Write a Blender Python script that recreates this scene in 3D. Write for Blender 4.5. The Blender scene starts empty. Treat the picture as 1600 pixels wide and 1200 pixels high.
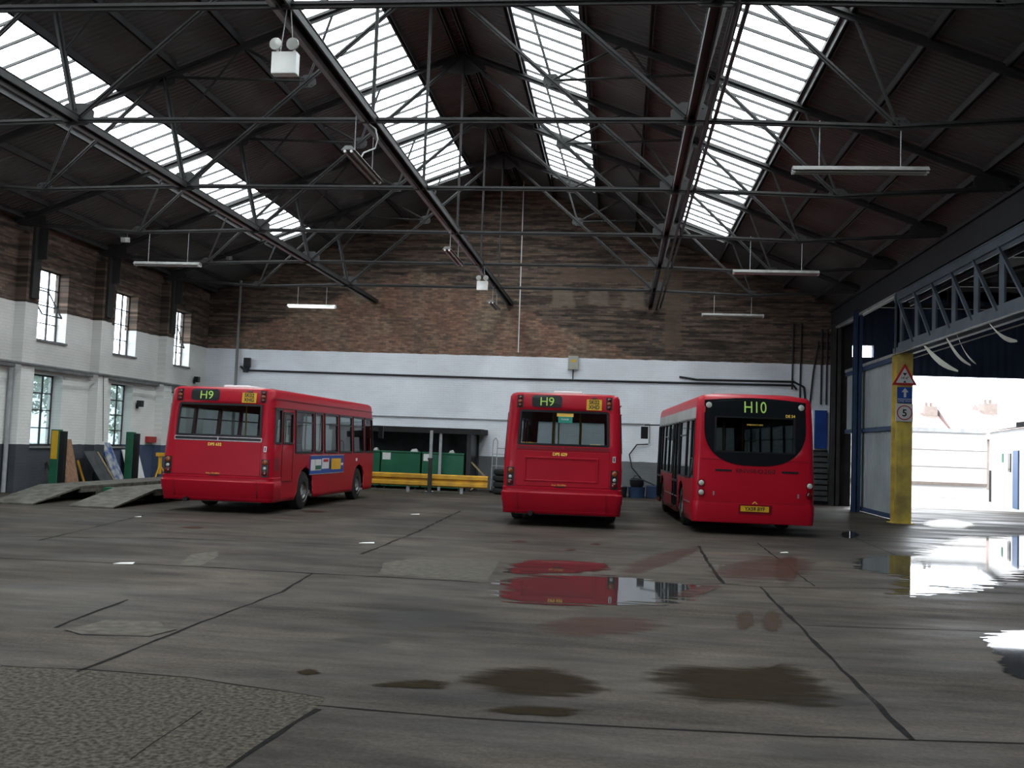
import bpy, math, random
from mathutils import Vector, Matrix
random.seed(7)
SC = bpy.context.scene
COL = SC.collection

# ------------------------------------------------------------------ camera
F_PX, YAW, PITCH, ROLL, CAM_H = 1545.5, -0.1103, 0.0612, 0.0369, 1.64
fw = Vector((math.sin(YAW)*math.cos(PITCH), math.cos(YAW)*math.cos(PITCH), math.sin(PITCH)))
r0 = Vector((math.cos(YAW), -math.sin(YAW), 0)); u0 = r0.cross(fw)
rt = r0*math.cos(ROLL)+u0*math.sin(ROLL); up = -r0*math.sin(ROLL)+u0*math.cos(ROLL)
cam_d = bpy.data.cameras.new('camera'); cam = bpy.data.objects.new('camera', cam_d); COL.objects.link(cam)
cam_d.sensor_width = 36; cam_d.lens = 36*F_PX/1600; cam_d.clip_start = 0.1; cam_d.clip_end = 500
cam.matrix_world = Matrix(((rt.x, up.x, -fw.x, 0), (rt.y, up.y, -fw.y, 0), (rt.z, up.z, -fw.z, CAM_H), (0, 0, 0, 1)))
SC.camera = cam

# ------------------------------------------------------------------ sky, exposure
SC.view_settings.view_transform = 'Standard'; SC.view_settings.look = 'None'
SC.view_settings.gamma = 1; SC.view_settings.use_curve_mapping = False
SC.view_settings.exposure = -0.18
W = bpy.data.worlds.new('overcast_sky'); SC.world = W; W.use_nodes = True
wn = W.node_tree; bg = wn.nodes['Background']
tc = wn.nodes.new('ShaderNodeTexCoord'); sx = wn.nodes.new('ShaderNodeSeparateXYZ'); cr = wn.nodes.new('ShaderNodeValToRGB')
wn.links.new(tc.outputs['Generated'], sx.inputs[0]); wn.links.new(sx.outputs['Z'], cr.inputs[0]); wn.links.new(cr.outputs[0], bg.inputs[0])
cr.color_ramp.elements[0].position = 0.0; cr.color_ramp.elements[0].color = (0.80, 0.86, 0.95, 1)
cr.color_ramp.elements[1].position = 0.5; cr.color_ramp.elements[1].color = (0.93, 0.97, 1.0, 1)
bg.inputs[1].default_value = 15.0
SC.cycles.use_denoising = True
SC.cycles.max_bounces = 10; SC.cycles.diffuse_bounces = 5; SC.cycles.glossy_bounces = 4
SC.cycles.transmission_bounces = 6; SC.cycles.transparent_max_bounces = 16
SC.cycles.sample_clamp_indirect = 8.0

# ------------------------------------------------------------------ hall dimensions
XC, HW = -4.0, 11.22
XL, XR = XC-HW, XC+HW           # inner faces of the side walls
DW = 34.91                      # back wall
YF = -3.0                       # front end of the hall, behind the camera
ZT, ZR, SL = 6.63, 11.15, 0.379 # truss tie, ridge, roof slope
TY = [31.11-4.0575*k for k in range(7)]
def roof_z(x): return ZR-SL*abs(x-XC)

def portal(name, loc, sx, sy, rot):
    l = bpy.data.lights.new(name, 'AREA'); l.shape = 'RECTANGLE'; l.size = sx; l.size_y = sy
    l.cycles.is_portal = True
    o = bpy.data.objects.new(name, l); COL.objects.link(o); o.location = loc; o.rotation_euler = rot
SKY = [(-7.9, -6.5), (-2.72, -1.2), (1.5, 3.0), (5.75, 7.2)]   # skylights, offsets from the ridge
SY0, SY1 = -1.5, 32.3
for a, b in SKY:
    xm = XC+(a+b)/2; sgn = -1 if xm < XC else 1
    ang = math.atan(SL)*sgn
    portal('skylight_portal', (xm, (SY0+SY1)/2, roof_z(xm)+.3), (b-a)*1.06, SY1-SY0, (0, ang, 0))
portal('yard_portal', (12.0, DW+.5, 2.25), 9.6, 4.5, (math.radians(-90), 0, 0))
portal('front_portal', (-10.5, YF-.2, 2.1), 7, 4.2, (math.radians(90), 0, 0))

# ------------------------------------------------------------------ helpers
def N(nt, t, **kw):
    n = nt.nodes.new(t)
    for k, v in kw.items():
        if k.startswith('i_'): n.inputs[k[2:].replace('_', ' ')].default_value = v
        else: setattr(n, k, v)
    return n
def newmat(name):
    m = bpy.data.materials.new(name); m.use_nodes = True
    nt = m.node_tree; b = nt.nodes['Principled BSDF']; return m, nt, b
def mat(name, col, rough=0.6, metal=0.0, var=0.0, scale=3.0, bump=0.0, coat=0.0, col2=None, stretch=(1, 1, 1), spec=0.3):
    m, nt, b = newmat(name); L = nt.links.new
    b.inputs['Roughness'].default_value = rough; b.inputs['Metallic'].default_value = metal
    b.inputs['Coat Weight'].default_value = coat; b.inputs['Coat Roughness'].default_value = 0.06
    b.inputs['Specular IOR Level'].default_value = spec
    c = tuple(col)+(1,)
    t = N(nt, 'ShaderNodeTexCoord'); mp = N(nt, 'ShaderNodeMapping'); mp.inputs['Scale'].default_value = stretch
    L(t.outputs['Object'], mp.inputs[0])
    n = N(nt, 'ShaderNodeTexNoise'); n.inputs['Scale'].default_value = scale; n.inputs['Detail'].default_value = 6
    L(mp.outputs[0], n.inputs[0])
    r = N(nt, 'ShaderNodeValToRGB')
    d = tuple(col2)+(1,) if col2 else tuple(x*(1-var) for x in col)+(1,)
    r.color_ramp.elements[0].position = .35; r.color_ramp.elements[0].color = d
    r.color_ramp.elements[1].position = .65; r.color_ramp.elements[1].color = c
    L(n.outputs[0], r.inputs[0]); L(r.outputs[0], b.inputs['Base Color'])
    if bump:
        bp = N(nt, 'ShaderNodeBump'); bp.inputs['Strength'].default_value = bump; bp.inputs['Distance'].default_value = .02
        L(n.outputs[0], bp.inputs['Height']); L(bp.outputs[0], b.inputs['Normal'])
    return m
def glassmat(name, tint, refl=1.0, haze=0.0, hazecol=(.5, .55, .55)):
    m = bpy.data.materials.new(name); m.use_nodes = True; nt = m.node_tree; nt.nodes.clear(); L = nt.links.new
    out = N(nt, 'ShaderNodeOutputMaterial'); tr = N(nt, 'ShaderNodeBsdfTransparent'); gl = N(nt, 'ShaderNodeBsdfGlossy')
    tr.inputs[0].default_value = tuple(tint)+(1,); gl.inputs['Roughness'].default_value = .02
    fr = N(nt, 'ShaderNodeLayerWeight'); pw = N(nt, 'ShaderNodeMath', operation='POWER'); pw.inputs[1].default_value = 5; L(fr.outputs['Facing'], pw.inputs[0])
    mu = N(nt, 'ShaderNodeMath', operation='MULTIPLY_ADD'); mu.inputs[1].default_value = .9*refl; mu.inputs[2].default_value = .045*refl; L(pw.outputs[0], mu.inputs[0])
    mx = N(nt, 'ShaderNodeMixShader'); L(mu.outputs[0], mx.inputs[0]); L(tr.outputs[0], mx.inputs[1]); L(gl.outputs[0], mx.inputs[2])
    last = mx
    if haze:
        df = N(nt, 'ShaderNodeBsdfDiffuse'); df.inputs[0].default_value = tuple(hazecol)+(1,)
        tl = N(nt, 'ShaderNodeBsdfTranslucent'); tl.inputs[0].default_value = tuple(hazecol)+(1,)
        m1 = N(nt, 'ShaderNodeMixShader'); m1.inputs[0].default_value = .6; L(df.outputs[0], m1.inputs[1]); L(tl.outputs[0], m1.inputs[2])
        t = N(nt, 'ShaderNodeTexCoord'); n = N(nt, 'ShaderNodeTexNoise'); n.inputs['Scale'].default_value = 2.5; n.inputs['Detail'].default_value = 5
        L(t.outputs['Object'], n.inputs[0]); mr = N(nt, 'ShaderNodeMapRange'); L(n.outputs[0], mr.inputs[0])
        mr.inputs['From Min'].default_value = .3; mr.inputs['From Max'].default_value = .7
        mr.inputs['To Min'].default_value = haze*.5; mr.inputs['To Max'].default_value = min(1, haze*1.4)
        m2 = N(nt, 'ShaderNodeMixShader'); L(mr.outputs[0], m2.inputs[0]); L(mx.outputs[0], m2.inputs[1]); L(m1.outputs[0], m2.inputs[2]); last = m2
    L(last.outputs[0], out.inputs[0]); return m

def tag(o, label=None, cat=None, group=None, kind=None):
    if label: o['label'] = label
    if cat: o['category'] = cat
    if group: o['group'] = group
    if kind: o['kind'] = kind
    return o
def empty(name, loc=(0, 0, 0), rz=0.0):
    o = bpy.data.objects.new(name, None); COL.objects.link(o); o.location = loc; o.rotation_euler = (0, 0, rz)
    o.empty_display_size = .2; return o
def kids(o): return [c for c in bpy.data.objects if c.parent == o]
def copy_tree(o, parent=None):
    c = o.copy(); COL.objects.link(c); c.parent = parent
    for ch in kids(o): copy_tree(ch, c)
    return c

class MB:
    def __init__(s): s.v = []; s.f = []; s.m = []
    def quad(s, a, b, c, d, mi=0):
        i = len(s.v); s.v += [tuple(a), tuple(b), tuple(c), tuple(d)]; s.f.append((i, i+1, i+2, i+3)); s.m.append(mi); return s
    def poly(s, pts, mi=0):
        i = len(s.v); s.v += [tuple(p) for p in pts]; s.f.append(tuple(range(i, i+len(pts)))); s.m.append(mi); return s
    def hexa(s, c, mi=0):   # 8 corners: bottom 4 ccw, top 4 ccw
        i = len(s.v); s.v += [tuple(p) for p in c]
        for q in ((0, 3, 2, 1), (4, 5, 6, 7), (0, 1, 5, 4), (1, 2, 6, 5), (2, 3, 7, 6), (3, 0, 4, 7)):
            s.f.append(tuple(i+k for k in q)); s.m.append(mi)
        return s
    def box(s, x0, x1, y0, y1, z0, z1, mi=0):
        return s.hexa([(x0, y0, z0), (x1, y0, z0), (x1, y1, z0), (x0, y1, z0), (x0, y0, z1), (x1, y0, z1), (x1, y1, z1), (x0, y1, z1)], mi)
    def beam(s, p, q, w, h, upv=(0, 0, 1), mi=0):
        p = Vector(p); q = Vector(q); d = (q-p).normalized(); u = Vector(upv)
        if abs(d.dot(u)) > .98: u = Vector((0, 1, 0))
        a = d.cross(u).normalized()*w/2; b = a.cross(d).normalized()*h/2
        return s.hexa([p-a-b, p+a-b, q+a-b, q-a-b, p-a+b, p+a+b, q+a+b, q-a+b], mi)
    def angle(s, p, q, w, t=.012, upv=(0, 0, 1)):  # L section
        s.beam(p, q, w, t, upv)
        p = Vector(p); q = Vector(q); d = (q-p).normalized(); u = Vector(upv)
        if abs(d.dot(u)) > .98: u = Vector((0, 1, 0))
        a = d.cross(u).normalized(); b = a.cross(d).normalized()*(w/2)
        return s.beam(p+b, q+b, t, w, upv)
    def cyl(s, p, q, r, n=12, r2=None, caps=True, mi=0):
        p = Vector(p); q = Vector(q); d = (q-p).normalized(); u = Vector((0, 0, 1)) if abs(d.z) < .9 else Vector((1, 0, 0))
        a = d.cross(u).normalized(); b = d.cross(a); r2 = r if r2 is None else r2; i = len(s.v)
        for c, rr in ((p, r), (q, r2)):
            for k in range(n):
                t = 2*math.pi*k/n; s.v.append(tuple(c+a*math.cos(t)*rr+b*math.sin(t)*rr))
        for k in range(n):
            s.f.append((i+k, i+(k+1) % n, i+n+(k+1) % n, i+n+k)); s.m.append(mi)
        if caps: s.f.append(tuple(i+k for k in reversed(range(n)))); s.f.append(tuple(i+n+k for k in range(n))); s.m += [mi, mi]
        return s
    def tube(s, pts, r, n=8, mi=0):
        for a, b in zip(pts, pts[1:]): s.cyl(a, b, r, n, mi=mi)
        return s
    def lathe(s, prof, c, axis='z', n=24, mi=0):    # prof: (radius, height)
        i = len(s.v); m = len(prof)
        for k in range(n):
            t = 2*math.pi*k/n
            for r, h in prof:
                a, b = r*math.cos(t), r*math.sin(t)
                P = {'z': (a, b, h), 'x': (h, a, b), 'y': (a, h, b)}[axis]
                s.v.append((c[0]+P[0], c[1]+P[1], c[2]+P[2]))
        for k in range(n):
            for j in range(m-1):
                k2 = (k+1) % n; s.f.append((i+k*m+j, i+k2*m+j, i+k2*m+j+1, i+k*m+j+1)); s.m.append(mi)
        return s
    def prism(s, pts, off, mi=0):     # polygon extruded by vector
        n = len(pts); i = len(s.v); off = Vector(off)
        s.v += [tuple(p) for p in pts]+[tuple(Vector(p)+off) for p in pts]
        s.f.append(tuple(range(i, i+n))); s.f.append(tuple(reversed(range(i+n, i+2*n)))); s.m += [mi, mi]
        for k in range(n): k2 = (k+1) % n; s.f.append((i+k, i+n+k, i+n+k2, i+k2)); s.m.append(mi)
        return s
    def build(s, name, mats, parent=None, smooth=False, bevel=0, origin=None):
        me = bpy.data.meshes.new(name)
        top = parent
        while top is not None and top.parent is not None: top = top.parent
        o0 = Vector(origin) if origin is not None else (Vector(top.location) if (top is not None and top.get('_world')) else Vector((0, 0, 0)))
        me.from_pydata([tuple(Vector(v)-o0) for v in s.v], [], s.f)
        if not isinstance(mats, (list, tuple)): mats = [mats]
        for m in mats: me.materials.append(m)
        for p, mi in zip(me.polygons, s.m): p.material_index = mi; p.use_smooth = smooth
        me.update(); o = bpy.data.objects.new(name, me); COL.objects.link(o)
        if parent is not None: o.parent = parent
        elif origin is not None: o.location = o0
        if smooth:
            try: me.set_sharp_from_angle(angle=math.radians(40))
            except Exception: pass
        if bevel:
            b = o.modifiers.new('bevel', 'BEVEL'); b.width = bevel; b.segments = 2; b.limit_method = 'ANGLE'; b.angle_limit = math.radians(40)
        return o
def wthing(name, loc, label=None, cat=None, group=None, kind=None):
    """Empty at a world point; its parts are given in world coordinates."""
    e = empty(name, loc); e['_world'] = 1; tag(e, label, cat, group, kind); return e
_tc = {}
def text_mb(txt, size, fn, bold=.0, spacing=1.0, condense=1.0, extrude=0.0):
    """letters as mesh; fn maps (u, v, d) -> point. Centred on u=0, baseline v=0."""
    cu = bpy.data.curves.new('lettering', 'FONT'); cu.body = txt; cu.size = size; cu.align_x = 'CENTER'
    cu.offset = bold; cu.space_character = spacing; cu.resolution_u = 3
    to = bpy.data.objects.new('lettering', cu); COL.objects.link(to)
    dg = bpy.context.evaluated_depsgraph_get(); me = bpy.data.meshes.new_from_object(to.evaluated_get(dg))
    mb = MB(); mb.v = [tuple(fn(v.co.x*condense, v.co.y, 0)) for v in me.vertices]; mb.f = [tuple(p.vertices) for p in me.polygons]; mb.m = [0]*len(mb.f)
    bpy.data.objects.remove(to); bpy.data.curves.remove(cu); bpy.data.meshes.remove(me); return mb

# ------------------------------------------------------------------ materials
def brick_wall(name, axis, dado, zdado=1.2, zband=4.78, white=(.80, .83, .88), gable=False, dado2=None):
    m, nt, b = newmat(name); L = nt.links.new
    b.inputs['Roughness'].default_value = .85
    t = N(nt, 'ShaderNodeTexCoord'); s = N(nt, 'ShaderNodeSeparateXYZ'); L(t.outputs['Object'], s.inputs[0])
    cb = N(nt, 'ShaderNodeCombineXYZ'); L(s.outputs[axis], cb.inputs[0]); L(s.outputs['Z'], cb.inputs[1])
    br = N(nt, 'ShaderNodeTexBrick'); L(cb.outputs[0], br.inputs[0])
    br.inputs['Scale'].default_value = 1; br.inputs['Brick Width'].default_value = .23; br.inputs['Row Height'].default_value = .078
    br.inputs['Mortar Size'].default_value = .010; br.inputs['Mortar Smooth'].default_value = .3; br.inputs['Bias'].default_value = -.1
    br.inputs['Color1'].default_value = (.20, .130, .090, 1); br.inputs['Color2'].default_value = (.062, .043, .034, 1); br.inputs['Mortar'].default_value = (.10, .085, .07, 1)
    def noise(sc, st, det=5):
        mp = N(nt, 'ShaderNodeMapping'); mp.inputs['Scale'].default_value = st; L(cb.outputs[0], mp.inputs[0])
        n = N(nt, 'ShaderNodeTexNoise'); n.inputs['Scale'].default_value = sc; n.inputs['Detail'].default_value = det; L(mp.outputs[0], n.inputs[0]); return n.outputs[0]
    def math_(op, a, bb=None, clamp=False):
        n = N(nt, 'ShaderNodeMath', operation=op); n.use_clamp = clamp
        for i, x in enumerate((a, bb)):
            if x is None: continue
            if isinstance(x, (int, float)): n.inputs[i].default_value = x
            else: L(x, n.inputs[i])
        return n.outputs[0]
    def ramp(x, a, bq, v0=0., v1=1.):
        n = N(nt, 'ShaderNodeMapRange'); L(x, n.inputs[0]); n.inputs['From Min'].default_value = a; n.inputs['From Max'].default_value = bq
        n.inputs['To Min'].default_value = v0; n.inputs['To Max'].default_value = v1; return n.outputs[0]
    def mix(f, a, c, typ='MIX'):
        n = N(nt, 'ShaderNodeMixRGB', blend_type=typ)
        for i, x in zip((0, 1, 2), (f, a, c)):
            if isinstance(x, (int, float)): n.inputs[i].default_value = x
            elif isinstance(x, tuple): n.inputs[i].default_value = x+(1,)
            else: L(x, n.inputs[i])
        return n.outputs[0]
    Z = s.outputs['Z']; A = s.outputs[axis]
    # dark sooty courses
    course = noise(1.0, (.5, 8.0, 1), 4)
    sooty = ramp(course, .42, .56, .34, 1.05)
    col = mix(1.0, br.outputs[0], mix(1., (1., 1., 1.), sooty, 'MULTIPLY'), 'MULTIPLY')
    big = ramp(noise(.35, (1, 1, 1)), .3, .7, .55, 1.1); col = mix(1., col, mix(1., (1., 1., 1.), big, 'MULTIPLY'), 'MULTIPLY')
    if gable:
        # paler brick below the line of an older, lower gable
        ax = math_('ADD', A, 7.4); ab = math_('ABSOLUTE', ax)
        line = math_('SUBTRACT', math_('ADD', math_('MULTIPLY', noise(1.3, (1, 1, 1)), .7), 7.55), math_('MULTIPLY', ab, .385))
        k = ramp(math_('SUBTRACT', line, Z), -.05, .12)
        pale = mix(ramp(noise(.9, (1, .6, 1)), .42, .62), (.25, .165, .125), (.25, .215, .165))
        pale = mix(.9, pale, mix(1., br.outputs[0], (2.6, 3.0, 3.6), 'MULTIPLY'), 'OVERLAY')
        pale = mix(1., pale, mix(1., (1., 1., 1.), ramp(noise(5, (1, 2, 1)), .35, .65, .7, 1.15), 'MULTIPLY'), 'MULTIPLY')
        col = mix(k, col, pale)
        # reddish newer brick on the right with four pale plugged holes
        for cx, cz, w, h, c in ((-2.15, 6.93, .42, .3, (.30, .26, .20)), (-.9, 6.95, .35, .28, (.28, .24, .19)), (.34, 6.91, .38, .28, (.27, .23, .18)), (1.79, 6.9, .55, .35, (.22, .18, .14)), (-.5, 7.72, 2.1, .26, (.22, .16, .115)), (1.75, 6.6, .3, 1.6, (.19, .14, .10))):
            dx = math_('DIVIDE', math_('ABSOLUTE', math_('SUBTRACT', A, cx)), w); dz = math_('DIVIDE', math_('ABSOLUTE', math_('SUBTRACT', Z, cz)), h)
            e = math_('ADD', math_('MAXIMUM', dx, dz), math_('MULTIPLY', noise(2.5, (1, 1, 1)), .9))
            col = mix(ramp(e, 1.55, 1.25, 0, .75), col, mix(.6, c, br.outputs[0], 'OVERLAY'))
    # painted bands
    wn_ = noise(.8, (1, 1, 1)); wc = mix(ramp(wn_, .35, .7), tuple(x*.86 for x in white), white)
    wc = mix(ramp(noise(6, (.25, 2.5, 1)), .55, .75, 0, .22), wc, (.42, .42, .40))
    wc = mix(math_('MULTIPLY', br.outputs['Fac'], .13), wc, (.35, .36, .36))
    edge = math_('ADD', Z, math_('MULTIPLY', noise(3, (1, 1, 1)), .05))
    col = mix(math_('LESS_THAN', edge, zband+.025), col, wc)
    dc = dado
    if dado2: dc = mix(math_('GREATER_THAN', A, 28.6), dado, dado2)
    dn = mix(ramp(noise(1.2, (1, 1, 1)), .3, .7, .75, 1.05), (0., 0., 0.), dc)
    col = mix(math_('LESS_THAN', edge, zdado+.025), col, dn)
    L(col, b.inputs['Base Color'])
    bp = N(nt, 'ShaderNodeBump'); bp.inputs['Strength'].default_value = .5; bp.inputs['Distance'].default_value = .012; bp.invert = True
    L(br.outputs['Fac'], bp.inputs['Height']); L(bp.outputs[0], b.inputs['Normal'])
    return m
M = {}
M['wall_back'] = brick_wall('painted_brick_back', 'X', (.17, .18, .185), gable=True)
M['wall_left'] = brick_wall('painted_brick_left', 'Y', (.055, .06, .07), white=(.76, .76, .73), dado2=(.06, .085, .15))
M['steel'] = mat('dark_painted_steel', (.048, .047, .047), .55, .2, .35, 2.0)
M['steel_black'] = mat('blackened_steel', (.020, .021, .024), .6, .1, .3, 3.0)
M['steel_light'] = mat('dusty_grey_steel', (.22, .225, .225), .6, .1, .3, 3.0)
M['girder'] = mat('blue_grey_steel', (.10, .125, .15), .45, .3, .3, 2.0)
M['red'] = mat('red_bus_paint', (.34, .006, .018), .36, 0, .10, 1.2, coat=.05, spec=.16)
M['red_dark'] = mat('dark_red_moulding', (.15, .004, .01), .4, 0, .2, 3)
M['black'] = mat('black_plastic', (.012, .012, .014), .35, 0, .3, 4)
M['rubber'] = mat('black_rubber', (.018, .018, .018), .8, 0, .3, 5)
M['blackglass'] = mat('black_glazing_mask', (.008, .009, .011), .08, 0, .1, 1)
M['rim'] = mat('silver_wheel_rim', (.5, .5, .48), .4, .6, .5, 6)
M['lamp_red'] = mat('red_lamp_lens', (.09, .005, .006), .25, 0, .3, 8, coat=.5)
M['lamp_amber'] = mat('amber_lamp_lens', (.20, .045, .012), .25, 0, .3, 8, coat=.5)
M['lamp_clear'] = mat('clear_lamp_lens', (.42, .43, .40), .2, 0, .2, 8, coat=.5)
M['yellow_plate'] = mat('yellow_number_plate', (.58, .34, .02), .45, 0, .1, 8)
M['yellow_letter'] = mat('yellow_lettering', (.85, .55, .10), .5, 0, .1, 8)
M['green_letter'] = mat('fluorescent_destination_lettering', (.42, .66, .13), .5, 0, .1, 8)
M['chrome'] = mat('worn_aluminium', (.55, .5, .52), .35, .7, .25, 8)
M['white_panel'] = mat('white_roof_panel', (.8, .8, .8), .35, 0, .1, 3)
M['interior'] = mat('pale_grey_bus_lining', (.33, .34, .33), .7, 0, .15, 2)
M['seat_blue'] = mat('blue_seat_moquette', (.05, .07, .12), .9, 0, .5, 20)
M['pole_yellow'] = mat('yellow_handrail', (.75, .40, .03), .4, 0, .2, 6)
M['glass_dark'] = glassmat('very_dark_bus_glass', (.10, .12, .12), 1.0)
M['glass_bus'] = glassmat('tinted_bus_glass', (.52, .57, .57), 1.0)
M['glass_sky'] = glassmat('dirty_wired_glass', (.88, .90, .90), .5, haze=.08, hazecol=(.7, .68, .6))
M['glass_win'] = glassmat('workshop_window_glass', (.85, .87, .88), 1.0)
M['glass_low'] = glassmat('grimy_window_glass', (.40, .45, .45), 1.0, haze=.30, hazecol=(.30, .34, .35))
M['green'] = mat('dark_green_enamel', (.018, .12, .065), .4, 0, .25, 2)
M['yellow'] = mat('yellow_safety_paint', (.62, .33, .03), .5, 0, .35, 3, col2=(.42, .22, .03))
M['yellow_post'] = mat('worn_yellow_column_paint', (.70, .53, .11), .6, 0, .5, 2.2, col2=(.36, .27, .09))
M['clad'] = mat('pale_grey_cladding', (.30, .33, .34), .5, 0, .12, 1.0)
M['blue'] = mat('navy_blue_steel', (.022, .045, .10), .5, 0, .3, 2)
M['blue_board'] = mat('bright_blue_board', (.02, .06, .28), .5, 0, .3, 2)
M['white_paint'] = mat('white_enamel', (.75, .75, .73), .4, 0, .15, 4)
M['dusty_white'] = mat('dusty_grey_lamp_casing', (.24, .24, .23), .6, 0, .3, 6)
M['conduit'] = mat('black_conduit', (.02, .02, .022), .5, 0, .2, 5)
M['grey_conduit'] = mat('grey_painted_conduit', (.33, .34, .35), .5, 0, .2, 5)
M['cardboard'] = mat('brown_board', (.30, .17, .105), .85, 0, .35, 9)
M['darkboard'] = mat('dark_grey_board', (.07, .075, .08), .7, 0, .4, 4)
M['wood'] = mat('worn_timber_strip', (.34, .26, .15), .8, 0, .3, 8)
M['platform'] = mat('worn_steel_chequer_plate', (.15, .14, .12), .65, .2, .6, 5, bump=.4)
M['sheet'] = mat('blue_and_white_plastic_sheet', (.50, .50, .46), .5, 0, 0, 5, col2=(.03, .09, .30))
M['redbox'] = mat('red_enamel_box', (.40, .03, .03), .4, 0, .2, 4)
M['greybox'] = mat('beige_grey_box', (.36, .36, .31), .5, 0, .1, 4)

# corrugated roof sheets
def corrugated(name, col, axis, pitch, strength):
    m, nt, b = newmat(name); L = nt.links.new
    b.inputs['Roughness'].default_value = .85
    t = N(nt, 'ShaderNodeTexCoord'); s = N(nt, 'ShaderNodeSeparateXYZ'); L(t.outputs['Object'], s.inputs[0])
    mu = N(nt, 'ShaderNodeMath', operation='MULTIPLY'); mu.inputs[1].default_value = 2*math.pi/pitch; L(s.outputs[axis], mu.inputs[0])
    si = N(nt, 'ShaderNodeMath', operation='SINE'); L(mu.outputs[0], si.inputs[0])
    n = N(nt, 'ShaderNodeTexNoise'); n.inputs['Scale'].default_value = .6; n.inputs['Detail'].default_value = 7; L(t.outputs['Object'], n.inputs[0])
    r = N(nt, 'ShaderNodeValToRGB'); r.color_ramp.elements[0].position = .3; r.color_ramp.elements[0].color = tuple(x*.6 for x in col)+(1,)
    r.color_ramp.elements[1].position = .7; r.color_ramp.elements[1].color = tuple(col)+(1,); L(n.outputs[0], r.inputs[0]); L(r.outputs[0], b.inputs['Base Color'])
    bp = N(nt, 'ShaderNodeBump'); bp.inputs['Strength'].default_value = strength; bp.inputs['Distance'].default_value = .03; L(si.outputs[0], bp.inputs['Height']); L(bp.outputs[0], b.inputs['Normal'])
    return m
M['roof'] = corrugated('corrugated_asbestos_roof', (.108, .110, .106), 'Y', .146, .7)
M['fascia'] = corrugated('navy_profiled_sheet', (.035, .055, .11), 'X', .25, .5)
M['clad'] = corrugated('pale_profiled_cladding', (.30, .33, .34), 'Y', .20, .35)

# floor
def floor_mat():
    m, nt, b = newmat('worn_concrete_slab'); L = nt.links.new; b.inputs['Specular IOR Level'].default_value = .07
    t = N(nt, 'ShaderNodeTexCoord')
    def noise(sc, st=(1, 1, 1), det=6, rough=.55):
        mp = N(nt, 'ShaderNodeMapping'); mp.inputs['Scale'].default_value = st; L(t.outputs['Object'], mp.inputs[0])
        n = N(nt, 'ShaderNodeTexNoise'); n.inputs['Scale'].default_value = sc; n.inputs['Detail'].default_value = det; n.inputs['Roughness'].default_value = rough
        L(mp.outputs[0], n.inputs[0]); return n.outputs[0]
    def ramp(x, pts):
        r = N(nt, 'ShaderNodeValToRGB'); e = r.color_ramp.elements
        e[0].position = pts[0][0]; e[0].color = tuple(pts[0][1])+(1,); e[1].position = pts[-1][0]; e[1].color = tuple(pts[-1][1])+(1,)
        for p, c in pts[1:-1]: q = e.new(p); q.color = tuple(c)+(1,)
        L(x, r.inputs[0]); return r.outputs[0]
    def mul(a, c, f=1.):
        n = N(nt, 'ShaderNodeMixRGB', blend_type='MULTIPLY'); n.inputs[0].default_value = f; L(a, n.inputs[1]); L(c, n.inputs[2]); return n.outputs[0]
    base = ramp(noise(.35, det=4), [(.3, (.050, .045, .043)), (.55, (.082, .072, .064)), (.75, (.118, .101, .086))])
    base = mul(base, ramp(noise(1.6, (.5, 1.9, 1)), [(.35, (.55, .56, .60)), (.6, (1.06, 1.04, 1))]), .85)
    base = mul(base, ramp(noise(5, (.4, 2.2, 1), 8, .7), [(.38, (.72, .70, .68)), (.56, (1.05, 1.04, 1.02))]), .8)
    base = mul(base, ramp(noise(28, det=5, rough=.8), [(.32, (.5, .5, .5)), (.68, (1.3, 1.27, 1.22))]), .85)
    base = mul(base, ramp(noise(.12, (.6, 1, 1), 3), [(.35, (.78, .8, .84)), (.65, (1.08, 1.04, 1.0))]))
    L(base, b.inputs['Base Color'])
    rr = N(nt, 'ShaderNodeMapRange'); L(noise(.5, (.5, 1.5, 1)), rr.inputs[0]); rr.inputs['From Min'].default_value = .35; rr.inputs['From Max'].default_value = .65
    rr.inputs['To Min'].default_value = .40; rr.inputs['To Max'].default_value = .85; L(rr.outputs[0], b.inputs['Roughness'])
    bp = N(nt, 'ShaderNodeBump'); bp.inputs['Strength'].default_value = .25; bp.inputs['Distance'].default_value = .006; L(noise(38, det=4, rough=.7), bp.inputs['Height']); L(bp.outputs[0], b.inputs['Normal'])
    return m
M['floor'] = floor_mat()
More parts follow.
